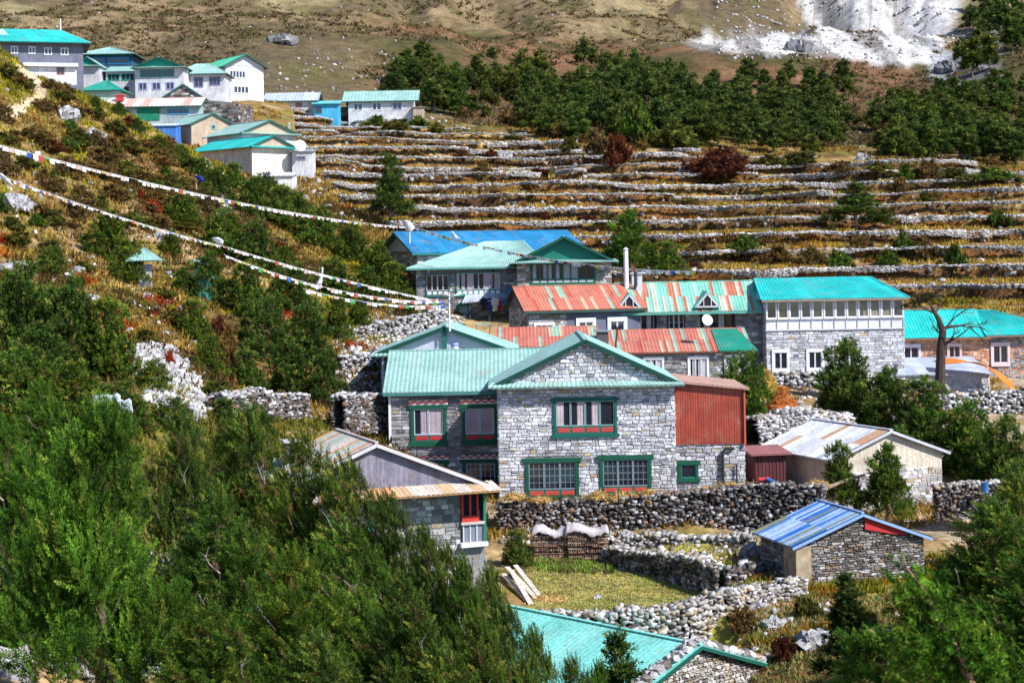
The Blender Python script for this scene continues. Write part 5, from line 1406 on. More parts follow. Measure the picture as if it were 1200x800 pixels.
def mYb(pr, px, pyt, pyb, w_, Y, lab, cat='juniper tree'):
    b = P(px, pyb, Y); h_ = (pyb - pyt) / F * Y
    return plant(pr, b.x, Y, z=b.z, sx=w_ * Y / F / 2 / pr['_r'], sz=h_ / pr['_h'], label=lab, cat=cat)
mYb(MID[0], 738, 247, 316, 76, 137, 'bushy juniper right behind the big teal roof')
mYb(MID[1], 782, 282, 322, 60, 136, 'smaller juniper just right of the one behind the teal roof')
mYb(MID[2], 870, 414, 516, 88, 92, 'green juniper at the right end of the red metal annex')
mYb(MID[3], 992, 402, 505, 104, 97, 'tall juniper in front of the glazed gallery house')
mYb(MID[0], 1040, 432, 510, 90, 94, 'juniper crowding the right side of the tall one by the gallery')
mYb(MID[1], 1085, 442, 525, 96, 92, 'juniper at the foot of the dead tree')
mYb(MID[2], 1135, 470, 560, 90, 90, 'juniper below the orange tarpaulin')
mYb(MID[3], 1180, 490, 600, 90, 86, 'juniper against the right edge beside the plastered barn')
mYb(MID[3], 1055, 500, 560, 60, 90, 'low juniper behind the tin roofed barn')
mYb(MID[1], 985, 518, 592, 58, 79, 'slender juniper growing before the plastered wall of the barn')
mYb(MID[0], 1040, 522, 604, 72, 78, 'bushy juniper growing before the pale stone gable of the barn')
mYb(MID[2], 1155, 505, 570, 70, 88, 'juniper right of the barn gable')
mYb(MID[2], 1190, 540, 640, 80, 70, 'juniper above the big one at the right edge')
# the left slope
LS = [(128, 306, 78, 62), (152, 330, 62, 44), (60, 322, 52, 34), (28, 452, 120, 128), (88, 470, 110, 120), (130, 455, 90, 100), (10, 400, 90, 80), (255, 238, 60, 44), (298, 256, 62, 50), (332, 268, 64, 54), (372, 290, 66, 50),
      (412, 308, 62, 46), (444, 326, 56, 44), (215, 262, 60, 40), (262, 300, 70, 58), (300, 320, 70, 64), (245, 352, 74, 60), (292, 372, 80, 70), (342, 366, 80, 60), (392, 352, 70, 52), (432, 358, 60, 48),
      (462, 348, 56, 42), (310, 420, 86, 74), (362, 428, 84, 76), (396, 400, 50, 60), (228, 400, 60, 52), (245, 440, 50, 50), (340, 462, 84, 66), (382, 474, 64, 66), (290, 455, 60, 50), (180, 470, 60, 40), (200, 300, 36, 30), (216, 345, 44, 34),
      (236, 215, 46, 30), (210, 196, 40, 26), (186, 178, 34, 20), (160, 156, 34, 18), (275, 222, 40, 34), (310, 236, 44, 36), (350, 258, 44, 34), (420, 385, 46, 40), (60, 420, 90, 90), (330, 330, 60, 44), (480, 368, 30, 30), (500, 385, 24, 26),
      (100, 96, 16, 18), (120, 112, 16, 20), (112, 130, 22, 18), (140, 138, 26, 18)]
for i, (px, py, w_, h_) in enumerate(LS):
    plant_px(MID[i % 4], px, py, w_ * .88, h_ * .95, 75, rz=random.uniform(-.6, .6), label='dark green juniper growing on the left hand slope above the valley', cat='juniper tree', group='junipers on the left slope')
for px, py, w_, h_ in ((18, 502, 120, 92), (82, 508, 110, 84), (142, 506, 84, 58), (200, 508, 70, 44), (50, 470, 110, 90), (300, 512, 60, 36), (265, 500, 50, 34)):
    plant_px(MID[random.randrange(4)], px, py, w_, h_, 50, rz=random.uniform(-.6, .6), label='dark green juniper growing on the left hand slope above the valley', cat='juniper tree', group='junipers on the left slope')
for q in range(75):
    px = random.uniform(-5, 250); py = random.uniform(max(90, 70 + px * .55), 270)
    shrub(random.choice(['brown', 'olive', 'brown', 'olive', 'brown', 'green']), px, py, random.uniform(22, 46), random.uniform(8, 17), 'low on the left slope', 75)
for q in range(42):
    px = random.uniform(350, 1200); py = random.uniform(np.interp(px, [350, 650, 1200], [150, 200, 225]), np.interp(px, [350, 470, 700, 720, 1200], [200, 255, 265, 318, 335]))
    shrub(random.choice(['brown', 'olive', 'brown', 'rust']), px, py, random.uniform(14, 36), random.uniform(5, 11), 'growing along the terrace walls', 125)
for kd, lst in {'red': [(70, 348, 22, 10), (96, 332, 20, 9), (134, 366, 12, 8), (180, 250, 26, 12), (198, 430, 14, 14), (140, 398, 22, 12), (5, 330, 24, 10), (165, 236, 14, 10), (300, 290, 20, 12), (8, 410, 24, 14), (20, 360, 20, 10)],
                'rust': [(265, 270, 40, 16), (330, 300, 30, 12), (300, 285, 28, 12), (255, 405, 34, 26), (220, 118, 24, 10), (150, 150, 26, 10), (60, 180, 40, 12)],
                'brown': [(240, 250, 36, 16), (300, 268, 30, 12), (266, 425, 30, 34), (80, 200, 50, 14), (40, 165, 50, 14), (120, 190, 46, 14), (160, 215, 50, 16), (30, 250, 50, 16), (95, 255, 50, 16), (50, 130, 36, 12), (20, 100, 30, 12), (75, 110, 26, 10), (180, 240, 46, 16), (5, 205, 36, 14), (60, 225, 44, 14), (130, 235, 40, 14)],
                'olive': [(200, 380, 30, 12), (170, 400, 30, 12), (60, 300, 36, 14), (100, 320, 26, 12), (190, 350, 30, 12), (280, 410, 40, 18), (250, 470, 40, 18), (140, 210, 40, 16), (90, 170, 40, 14), (30, 200, 40, 14), (110, 140, 30, 10), (30, 75, 24, 10), (205, 225, 40, 16), (60, 262, 40, 14), (20, 290, 40, 14), (150, 180, 40, 12), (15, 270, 30, 12)],
                'yellow': [(150, 345, 14, 7), (172, 360, 14, 7), (120, 350, 12, 6), (200, 365, 14, 7)]}.items():
    for px, py, w_, h_ in lst: shrub(kd, px, py, w_ * 1.1, h_ * 1.15, 'low on the left slope', 75)

# the near trees ---------------------------------------------------------------
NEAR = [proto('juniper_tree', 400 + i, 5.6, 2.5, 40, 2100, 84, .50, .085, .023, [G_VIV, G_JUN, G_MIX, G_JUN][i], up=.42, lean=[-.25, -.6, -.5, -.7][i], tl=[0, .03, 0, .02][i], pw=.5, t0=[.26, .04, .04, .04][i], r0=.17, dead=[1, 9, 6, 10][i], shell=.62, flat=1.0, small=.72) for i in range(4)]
def nt(k, px, pyt, w_, Y, lab): 
    o = plant_top(NEAR[k], px, pyt, w_, Y, label=lab, cat='juniper tree', rz=random.uniform(-.9, .9)); return o
nt(0, 112, 478, 270, 27, 'vivid green juniper filling the lower left corner with its trunk showing')
nt(2, 8, 492, 210, 33, 'juniper cut by the left edge beside the vivid green one')
nt(1, 215, 480, 170, 46, 'juniper rising between the vivid green one and the pale rubble bank')
nt(3, 290, 478, 170, 47, 'juniper with bare grey twigs left of the low gabled house')
nt(1, 350, 505, 160, 44, 'juniper hiding the left end of the low gabled house')
nt(3, 405, 538, 150, 43, 'juniper reaching up against the grey gable of the low house')
nt(1, 450, 574, 140, 42, 'juniper reaching the rusty eave of the low house')
nt(2, 255, 575, 240, 34, 'broad juniper below the one with bare grey twigs')
nt(1, 495, 612, 130, 40, 'juniper below the stone wall of the low gabled house')
nt(3, 400, 612, 200, 36, 'juniper in the thicket below the rusty eave')
nt(1, 520, 634, 110, 43, 'juniper against the foot of the low house wall')
nt(3, 572, 664, 96, 43, 'juniper right below the ledge of the red framed porch window')
nt(2, 545, 655, 120, 39, 'juniper below the red framed porch window')
nt(2, 345, 640, 230, 31, 'juniper in the middle of the near thicket')
nt(1, 470, 672, 200, 33, 'juniper at the bottom right of the near thicket')
nt(3, 590, 706, 130, 36, 'juniper beside the far left corner of the bright turquoise roof')
nt(1, 560, 720, 190, 32, 'low juniper of the thicket left of the bright turquoise roof')
nt(2, 628, 735, 110, 37, 'juniper of the thicket overlapping the bright turquoise roof')
nt(1, 668, 766, 100, 36, 'last low juniper of the thicket at the foot of the bright turquoise roof')
nt(3, 610, 770, 130, 33, 'low juniper at the bottom edge below the bright turquoise roof')
nt(1, 235, 705, 230, 26, 'juniper at the bottom edge beside the vivid green trunk')
nt(3, 370, 742, 230, 26, 'juniper at the bottom edge in the middle of the thicket')
nt(3, 520, 760, 180, 29, 'low juniper at the bottom edge beneath the thicket')
nt(2, 50, 446, 130, 54, 'juniper on the rise behind the left edge of the thicket')
nt(3, 130, 468, 110, 56, 'juniper just left of the pale rubble bank')
nt(1, 262, 488, 90, 58, 'juniper below the dark wall on the left slope')
nt(3, 1160, 586, 230, 48, 'big dark juniper filling the right edge beside the blue tin shed')
nt(1, 1210, 640, 200, 38, 'dark juniper cut by the lower right corner')
nt(1, 1105, 660, 130, 49, 'juniper at the left foot of the big dark one at right')
nt(3, 1195, 560, 150, 56, 'juniper behind the big dark one at the right edge')
nt(2, 1150, 700, 200, 38, 'juniper in front of the big dark one behind the blurred bough')
nt(0, 700, 778, 70, 38, 'small juniper below the middle of the bright turquoise roof')
SP = proto('spruce_tree', 450, 4.6, 1.0, 16, 900, 34, .34, .12, .035, G_PINE, up=.25, lean=0, pw=.95, t0=.04, r0=.1, dead=1, cat='spruce tree', label='')
plant_top(SP, 722, 735, 120, 40, label='small dark spruce tip in front of the bright turquoise roof', cat='spruce tree')
plant_top(SP, 990, 668, 84, 50, label='young green conifer standing on the rough ground below the blue tin shed', cat='conifer')
plant_top(SP, 645, 612, 1, 74) if False else None
o = plant_px(MID[1], 606, 664, 46, 44, 66, label='small juniper bush at the left end of the firewood stack', cat='juniper bush')

# leaning branch tips close to the camera at the lower right
def near_branch(px0, py0, px1, py1, Y, seed, lab):
    a, b = P(px0, py0, Y), P(px1, py1, Y)
    # carried by a trunk that stands on the ground right of the camera
    T = thing('juniper_bough', lab, 'juniper bough', (b.x, b.y, b.z))
    r = np.random.default_rng(seed)
    A = a - b
    pts = [A * t + Vector((0, 0, .12 * math.sin(t * 2.6))) for t in np.linspace(0, 1, 8)]
    foot = Vector((.5, .9, gz(b.x + .5, b.y + .9) - b.z))
    mb = MB(); mb.tube([foot, foot * .5 + Vector((.05, 0, 0)), pts[0]] + pts[1:], [.09, .06, .035] + [.03 - .0036 * k for k in range(7)], (.30, .17, .11), 7)
    mb.build('stem', M_BARK, T)
    lob = []
    for k in range(16):
        t = .05 + .95 * k / 15; p = A * t + Vector((0, 0, .12 * math.sin(t * 2.6))); s_ = .30 * (1 - .65 * t)
        lob.append((p.x + (k % 2 - .5) * s_ * 1.2, p.y, p.z - .05, s_, s_, s_ * .55))
    V, Fc, C = crown_arrays(seed, lob, 200, 44, .17, .05, .013, G_VIV, up=.1, lean=(-.5, 0, 0), shell=.15, droop=.1)
    np_mesh('sprays', V, Fc, C, M_LEAF, T)
near_branch(1062, 676, 1150, 830, 11, 500, 'blurred bough tip of green juniper arching close to the camera at lower right')
near_branch(1020, 748, 1062, 850, 11.5, 503, 'lower blurred juniper bough left of the arching one near the camera')
# ------------------------------------------------------------------ dry walls, rubble and yard things near the houses
PAL_BANK = [(5, (.36, .36, .385)), (3, (.48, .48, .51)), (2, (.30, .29, .30)), (1, (.16, .15, .15))]
PAL_WARM = [(5, (.38, .37, .37)), (3, (.52, .51, .52)), (3, (.25, .235, .22)), (2, (.36, .29, .20)), (1.5, (.13, .11, .10))]
def W(px, py, Y): return tuple(P(px, py, Y))
dry_wall([W(586, 628, 77.2), W(650, 627, 77.2), W(720, 624, 77), W(800, 618, 76.6), W(860, 612, 76.2), W(915, 608, 75.6), W(965, 606, 75)], [1.45, 1.5, 1.55, 1.6, 1.7, 1.6, 1.5], .7, PAL_DARK, 'long dark stone wall topped with hay in front of the stone lodge', size=.12, sink=.6)
dry_wall([W(690, 648, 75.4), W(760, 650, 75.2), W(830, 650, 74.6), W(880, 648, 73.6)], [.6, .95, .9, .8], .8, PAL_MIX, 'low pale rubble tier at the foot of the long dark wall', size=.12, sink=.8)
dry_wall([W(714, 676, 73.6), W(760, 688, 71.4), W(806, 697, 69), W(846, 710, 66.6)], [1.3, 1.5, 1.6, 1.5], .6, PAL_DARK, 'mossy stone wall curving along the right side of the lawn', size=.11, top_pal=PAL_MIX, sink=.6)
dry_wall([W(628, 742, 62.6), W(680, 744, 62.3), W(740, 742, 62.3), W(800, 734, 62.7), W(850, 718, 64), W(900, 708, 65.4), W(935, 702, 66.4)], [.75, .85, .9, .9, .85, .8, .8], .75, PAL_WARM, 'pale stone wall along the near edge of the lawn', size=.115, sink=1.0)
dry_wall([W(850, 708, 68.3), W(880, 700, 69.5), W(905, 700, 70)], [1.0, 1.5, 1.4], .6, PAL_DARK, 'short dark stone wall at the left corner of the blue tin shed', size=.15, sink=.6)
g1, g2, g3 = hit(256, 490, 60), hit(300, 492, 60), hit(355, 492, 60)
dry_wall([g1, g2, g3], [1.0, 1.4, 1.1], .8, PAL_DARK, 'dark stone wall among junipers on the left slope', size=.12, top_pal=PAL_PALE)
dry_wall([W(398, 505, 82), W(425, 500, 84), W(452, 498, 86)], [1.7, 1.6, 1.5], .8, PAL_DARK, 'stone wall with shade painted into its dark face left of the stone lodge wing', size=.12, top_pal=PAL_PALE)  # dark palette carries the shade on the face, top course stays pale
dry_wall([W(400, 445, 96), W(440, 440, 97), W(470, 432, 98)], [1.3, 1.5, 1.3], .7, PAL_PALE, 'pale stone wall on the bank left of the gabled outbuilding', size=.13)
dry_wall([W(392, 415, 108), W(450, 402, 110), W(520, 390, 112)], [1.1, 1.4, 1.5], .8, PAL_PALE, 'pale stone wall below the porch lodge', size=.14)
dry_wall([W(880, 512, 90), W(930, 505, 91), W(990, 500, 92)], [1.0, 1.25, .7], 2.4, PAL_PALE, 'white stone heap behind the tin roofed barn', size=.13, batter=.6)
dry_wall([W(1080, 490, 104), W(1140, 488, 104), W(1215, 484, 104)], [1.4, 1.5, 1.5], .9, PAL_PALE, 'pale wall below the storage boxes at the right edge', size=.14)
dry_wall([W(1098, 602, 80), W(1130, 598, 80), W(1175, 592, 80)], [1.3, 1.4, 1.2], .7, PAL_DARK, 'dark stone wall right of the barn gable', size=.11, top_pal=PAL_MIX)
dry_wall([W(900, 448, 106), W(960, 447, 106), W(1060, 452, 106)], [.5, .6, .5], .8, PAL_PALE, 'low rubble edging along the foot of the glazed gallery house', size=.16)
# scattered stones: nobody could count them
PAL_HILL = [(3, (.36, .36, .38)), (4, (.18, .175, .175)), (3, (.10, .095, .09))]
def rubble(name, boxes, label, pal=PAL_PALE, size=(.06, .22), ymin=58):
    P_, S_, C_ = [], [], []
    for px0, py0, px1, py1, n in boxes:
        ys = RNG.uniform(py0, py1, n); xs = RNG.uniform(px0, px1, n)
        for x, y in zip(xs, ys):
            g = hit(x, y, ymin)
            P_.append(g); S_.append(RNG.uniform(*size) * RNG.uniform(.6, 1.2, 3) * (1 + .3 * (g.y > 100)))
    V, Fc, C = rocks(np.array(P_), np.array(S_), pick(pal, len(P_)), fine=False, jit=.28)
    return np_mesh(name, V, Fc, C, M_STONE, label=label, cat='rubble', kind='stuff')
rubble('rubble', [(388, 368, 470, 470, 1100), (395, 470, 455, 505, 250), (480, 372, 545, 392, 240), (860, 610, 920, 690, 260), (860, 700, 1060, 800, 90), (700, 632, 880, 662, 110), (588, 622, 720, 640, 100),
                  (150, 330, 240, 440, 160), (0, 100, 240, 330, 200), (240, 170, 300, 270, 60), (880, 445, 1060, 500, 300), (900, 510, 1000, 560, 50), (350, 180, 420, 240, 160)], 'pale loose stones scattered over the slopes and yards', size=(.045, .16))
rubble('hillside_stones', [(0, -5, 600, 60, 110), (300, 60, 470, 110, 110), (600, 0, 830, 60, 90), (1000, 90, 1130, 200, 80), (330, 130, 700, 260, 700), (650, 190, 1200, 340, 600)], 'pale stones strewn over the far hillside and terraces', size=(.08, .26), pal=PAL_HILL + PAL_TER[:1])
rubble('scree', [(835, 0, 1120, 70, 420), (860, 20, 960, 50, 60)], 'pale blocks lying on the landslide scar at top right', size=(.12, .42), pal=[(4, (.38, .38, .41)), (2, (.4, .4, .43)), (1, (.25, .24, .25))])

rubble('rubble_bank', [(148, 408, 200, 428, 420), (155, 425, 216, 448, 620), (172, 445, 232, 470, 800), (185, 466, 238, 492, 600)], 'bright pale bank of broken stones among the shrubs on the left slope', pal=PAL_BANK, size=(.09, .26))
rubble('rubble_slope', [(0, 650, 200, 800, 300)], 'pale stones on the ground beneath the vivid green juniper', size=(.08, .4), ymin=25)
BL = [(76, 140, 30, 16, 'pale boulder below the bend of the footpath'), (110, 163, 24, 11, 'flat grey boulder in the heath below the footpath'), (20, 246, 34, 22, 'grey boulder at the left edge beneath the flag lines'), (12, 318, 34, 9, 'flat pale slab at the left edge'),
      (190, 284, 14, 16, 'dark upright rock under the lower flag line'), (258, 242, 14, 14, 'pale boulder beside the small path'), (92, 320, 12, 8, 'small white rock among red shrubs'), (107, 352, 16, 7, 'low white rock below the red shrubs'), (200, 424, 18, 12, 'white rock just above the pale rubble bank'),
      (172, 350, 12, 6, 'pale rock at the foot of the wayside kiosk'), (906, 738, 26, 13, 'white boulder on rough ground right of the turquoise roof'), (962, 806, 46, 20, 'large pale boulder at the bottom edge'), (914, 802, 18, 9, 'small pale boulder left of the large one at the bottom edge'),
      (880, 655, 22, 26, 'big white boulder at the left corner of the blue tin shed'), (700, 702, 8, 6, 'single white stone on the lawn'), (733, 640, 18, 13, 'round tan boulder beside the firewood stack'), (886, 716, 20, 10, 'flat pale stone at the right end of the lawn wall'),
      (590, 190, 18, 10, 'grey boulder high on the left terraces'), (1010, 190, 14, 12, 'dark rock under the right part of the wood'), (805, 205, 18, 14, 'dark boulder left of the widest maroon shrub'), (1135, 188, 10, 22, 'pale dead snag rock at the right of the wood'),
      (935, 60, 26, 14, 'grey outcrop at the foot of the landslide scar'), (1110, 84, 24, 13, 'grey outcrop below the scar at the right'), (1140, 62, 20, 12, 'upper grey outcrop on the rocky spur'), (330, 50, 30, 9, 'pale outcrop on the open hillside above the village')]
for px, py, w_, h_, lab in BL:
    g = hit(px, py, 58); s_ = g.y / F
    m_ = MB(); q = []
    for k in range(14):
        a_ = k * 2.4; q_ = .42 * (k / 14) ** .5
        V, Fc, C = rocks([(math.cos(a_) * q_ * w_ * s_, math.sin(a_) * q_ * .6 * w_ * s_, h_ * s_ * (.38 - .5 * q_ ))], [(w_ * s_ * RNG.uniform(.16, .3) * (1.3 if k == 0 else 1), w_ * s_ * RNG.uniform(.14, .26), h_ * s_ * RNG.uniform(.3, .52))], pick([(3, (.40, .40, .43)), (2, (.31, .31, .33)), (1, (.22, .21, .21))] if py > 110 else [(1, (.24, .24, .26)), (2, (.16, .16, .175)), (1, (.10, .10, .11))], 1), jit=.34, tilt=.5)
        m_.add(V, Fc, C)
    o = m_.build('boulder', M_STONE, None, label=lab, cat='boulder'); o.location = g

# ------------------------------------------------------------------ ground cover
def cover():
    n = 98000
    px = RNG.uniform(-90, 1420, n)
    u = RNG.random(n)
    # depths favour the near slope and the terraces
    Y = np.where(RNG.random(n) < .5, RNG.uniform(60, 165, n), RNG.uniform(120, 262, n))
    X = Q(px, Y)
    z, pxx, w, f = H(X, Y, True)
    n1 = fbm(X / 5, Y / 7, 81, 3); n2 = fbm(X / 9, Y / 14, 82, 3); n3 = fbm(X / 4, Y / 6, 83, 2)
    left = (px < 480) & (Y < 165)
    terr = w > .5
    yard = (px > 455) & (px < 1215) & (Y < 122) & ~((px > 850) & (Y < 72))
    keep = left | ((px >= 1215) & (n1 > .4)) | (terr & ((f > .8) | (n1 > .52))) | ((px > 850) & (Y < 74) & (n1 > .42)) | (yard & (n1 > .60) & (Y > 76)) | ((Y > 235) & (px > 450) & (n1 > .45)) | ((px < 420) & (Y > 160) & (n1 > .45))
    pc = zone_colour(X, Y, z, pxx, w, f); keep &= ~((pc[..., :].reshape(-1, 3)[:, 2] > .19) & left)
    X, Y, z, f, w, px = X[keep], Y[keep], z[keep], f[keep], w[keep], px[keep]
    n1, n2, n3, left, terr = n1[keep], n2[keep], n3[keep], left[keep], terr[keep]
    m = len(X)
    cols = pick([(4, (.25, .17, .065)), (3, (.14, .10, .04)), (3, (.36, .26, .11)), (1, (.08, .045, .025))], m)
    def setc(mask, pal):
        k = mask.sum()
        if k: cols[mask] = pick(pal, k)
    setc(left & (n2 > .55), [(3, (.17, .16, .04)), (2, (.27, .24, .06)), (1, (.08, .09, .025))])
    setc(left & (n3 > .70), [(3, (.26, .05, .03)), (2, (.20, .05, .03)), (1, (.30, .14, .04))])
    setc(left & (n3 < .30) & (Y > 84), [(2, (.34, .28, .06)), (2, (.22, .25, .05))])
    setc(left & (Y < 84), [(3, (.16, .15, .045)), (2, (.10, .12, .03)), (1, (.24, .19, .08))])
    setc(left & (n2 < .40), [(3, (.085, .065, .03)), (2, (.05, .045, .022)), (1, (.16, .08, .04))])
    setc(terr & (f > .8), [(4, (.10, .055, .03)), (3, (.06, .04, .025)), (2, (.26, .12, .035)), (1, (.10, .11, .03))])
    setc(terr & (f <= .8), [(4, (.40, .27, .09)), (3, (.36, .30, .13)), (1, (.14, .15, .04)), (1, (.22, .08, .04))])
    setc((Y < 75) & (px > 850), [(3, (.22, .20, .05)), (3, (.14, .15, .04)), (2, (.26, .12, .05))])
    cols = sat(cols, 1.3)
    sz = np.where(left, .32, .32) * RNG.uniform(.5, 1.5, m) * (1 + .3 * (Y > 150))
    nb = 9
    N = m * nb
    base = np.repeat(np.stack([X, Y, z], 1), nb, 0) + np.stack([RNG.normal(0, .16, N), RNG.normal(0, .16, N), np.zeros(N) - .03], 1) * 1.4
    S_ = np.repeat(sz, nb)
    d = np.stack([RNG.normal(0, .55, N), RNG.normal(0, .55, N), np.ones(N)], 1); d /= np.linalg.norm(d, axis=1)[:, None]
    sd = np.stack([RNG.normal(size=N), RNG.normal(size=N), np.zeros(N)], 1); sd /= np.linalg.norm(sd, axis=1)[:, None]
    ww = (S_ * .16)[:, None]
    V = np.stack([base - sd * ww, base + sd * ww, base + d * S_[:, None]], 1).reshape(-1, 3)
    C = np.repeat(cols, nb, 0) * RNG.uniform(.8, 1.2, (N, 1))
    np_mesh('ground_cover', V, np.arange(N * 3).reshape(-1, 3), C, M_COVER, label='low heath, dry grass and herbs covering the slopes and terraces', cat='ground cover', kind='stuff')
cover()
def scrub():
    n = 30000
    px = RNG.uniform(-60, 1260, n); Y = 262 + 420 * RNG.random(n) ** 1.4; X = Q(px, Y)
    z, pxx, w, f = H(X, Y, True)
    c = zone_colour(X, Y, z, pxx, w, f); bright = c.reshape(-1, 3)[:, 2] > .2
    k = (fbm(X / 22, Y / 30, 91) > .46) & ~bright; X, Y, z = X[k], Y[k], z[k]; m = len(X); nb = 8; N = m * nb
    base = np.repeat(np.stack([X, Y, z], 1), nb, 0) + RNG.normal(0, .5, (N, 3)) * np.array([1, 1, .05])
    s_ = np.repeat(RNG.uniform(.25, .75, m) * (1 + (Y - 260) / 500), nb)
    d = np.stack([RNG.normal(0, .7, N), RNG.normal(0, .7, N), np.ones(N) * .8], 1)
    sd = np.stack([RNG.normal(size=N), RNG.normal(size=N), np.zeros(N)], 1) * (s_ * .22)[:, None]
    V = np.stack([base - sd, base + sd, base + d * s_[:, None]], 1).reshape(-1, 3)
    cols = pick([(4, (.13, .095, .045)), (3, (.085, .08, .035)), (2, (.20, .15, .07)), (1, (.16, .08, .05))], m)
    np_mesh('hillside_scrub', V, np.arange(N * 3).reshape(-1, 3), np.repeat(cols, nb, 0), M_COVER, label='low brown scrub covering the far hillside', cat='scrub', kind='stuff')
scrub()
def grass_patch(name, box, n, pal, h, label, cond=None):
    px = RNG.uniform(box[0], box[2], n); Y = RNG.uniform(box[1], box[3], n); X = Q(px, Y); z = H(X, Y)
    N = n * 4
    base = np.repeat(np.stack([X, Y, z], 1), 4, 0) + RNG.normal(0, .06, (N, 3)) * np.array([1, 1, .1])
    d = np.stack([RNG.normal(0, .4, N), RNG.normal(0, .4, N), np.ones(N)], 1)
    sd = np.stack([RNG.normal(size=N), RNG.normal(size=N), np.zeros(N)], 1) * .03
    V = np.stack([base - sd, base + sd, base + d * (h * RNG.uniform(.5, 1.3, N))[:, None]], 1).reshape(-1, 3)
    np_mesh(name, V, np.arange(N * 3).reshape(-1, 3), np.repeat(pick(pal, n), 4, 0), M_COVER, label=label, cat='grass', kind='stuff')
grass_patch('grass', (612, 63.2, 850, 75), 9000, [(4, (.40, .36, .13)), (3, (.26, .30, .08)), (3, (.44, .34, .18))], .06, 'short yellow green grass of the small lawn')
grass_patch('fresh_weeds', (622, 71.2, 712, 74), 420, [(3, (.14, .24, .035)), (1, (.22, .30, .05)), (2, (.16, .13, .06))], .22, 'fresh bright green weeds at the foot of the firewood stack')
grass_patch('path_weeds', (850, 52, 1060, 66), 3000, [(4, (.28, .24, .09)), (3, (.16, .19, .05)), (2, (.28, .13, .06))], .16, 'dry grass and weeds on the rough ground at lower right')
for kd, px, py, w_, h_, lab in (('brown', 872, 742, 46, 24, 'on the rough ground right of the lawn wall'), ('rust', 920, 775, 44, 26, 'on the rough ground above the bottom boulders'), ('olive', 946, 722, 40, 22, 'bright against the foot of the blue tin shed'), ('brown', 880, 702, 30, 16, 'at the dark wall by the blue tin shed'), ('olive', 1010, 735, 50, 24, 'left of the juniper bough'), ('brown', 990, 760, 44, 20, 'below the young conifer'), ('olive', 850, 788, 50, 26, 'behind the right gable of the turquoise roof'), ('green', 930, 762, 30, 16, 'between the bottom boulders and the shed')):
    shrub(kd, px, py, w_, h_, lab, 50, True)

# ------------------------------------------------------------------ firewood, hay, planks, orange heap
def log_stack(px0, px1, pyb, Y, h_, label, group):
    a, b = P(px0, pyb, Y), P(px1, pyb, Y); w_ = b.x - a.x
    T = thing('firewood_stack', label, 'firewood stack', a, 0, group)
    mb = MB()
    rows = int(h_ / .085)
    for r in range(rows):
        z = .04 + r * .085
        if r % 3 == 2:
            n_ = int(w_ / .1)
            for k in range(n_):
                x = .05 + k * .1; rr = random.uniform(.03, .05)
                mb.tube([(x, random.uniform(-.06, .04), z), (x + random.uniform(-.02, .02), .7, z)], rr, random.choice([(.20, .13, .10), (.30, .22, .17), (.13, .08, .06)]), 6)
        else:
            for q in range(3):
                x = 0
                while x < w_:
                    l_ = random.uniform(.5, 1.1); yy = .05 + q * .22 + random.uniform(-.05, .05)
                    mb.tube([(x, yy, z + random.uniform(-.015, .015)), (min(x + l_, w_ + .1), yy + random.uniform(-.03, .03), z + random.uniform(-.015, .015))], random.uniform(.028, .05), random.choice([(.16, .09, .07), (.24, .15, .11), (.10, .06, .05), (.34, .26, .21)]), 5)
                    x += l_ + .02
    mb.build('logs', M_WOOD, T, kind='stuff')
    mb = MB(); n_ = 22; V = []
    for i in range(n_):
        for j in range(7):
            u, v = i / (n_ - 1), j / 6
            V.append((u * (w_ + .25) - .12, -.12 + v * .95, h_ + .05 + .10 * math.sin(v * 3.14) + RNG.uniform(-.06, .06) + .12 * math.sin(u * 7) - (.16 if j == 0 else 0) - (.25 if i in (0, n_ - 1) else 0)))
    mb.add(V, [(i * 7 + j, (i + 1) * 7 + j, (i + 1) * 7 + j + 1, i * 7 + j + 1) for i in range(n_ - 1) for j in range(6)], (.55, .51, .55))
    o = mb.build('plastic_sheet', M_CLOTH, T, smooth=True); sm = o.modifiers.new('t', 'SOLIDIFY'); sm.thickness = .02
log_stack(626, 663, 657, 74.4, 1.25, 'left firewood stack under a pale plastic sheet at the back of the lawn', None)
log_stack(666, 711, 658, 74.2, 1.35, 'right firewood stack under a pale plastic sheet beside the tan boulder', None)
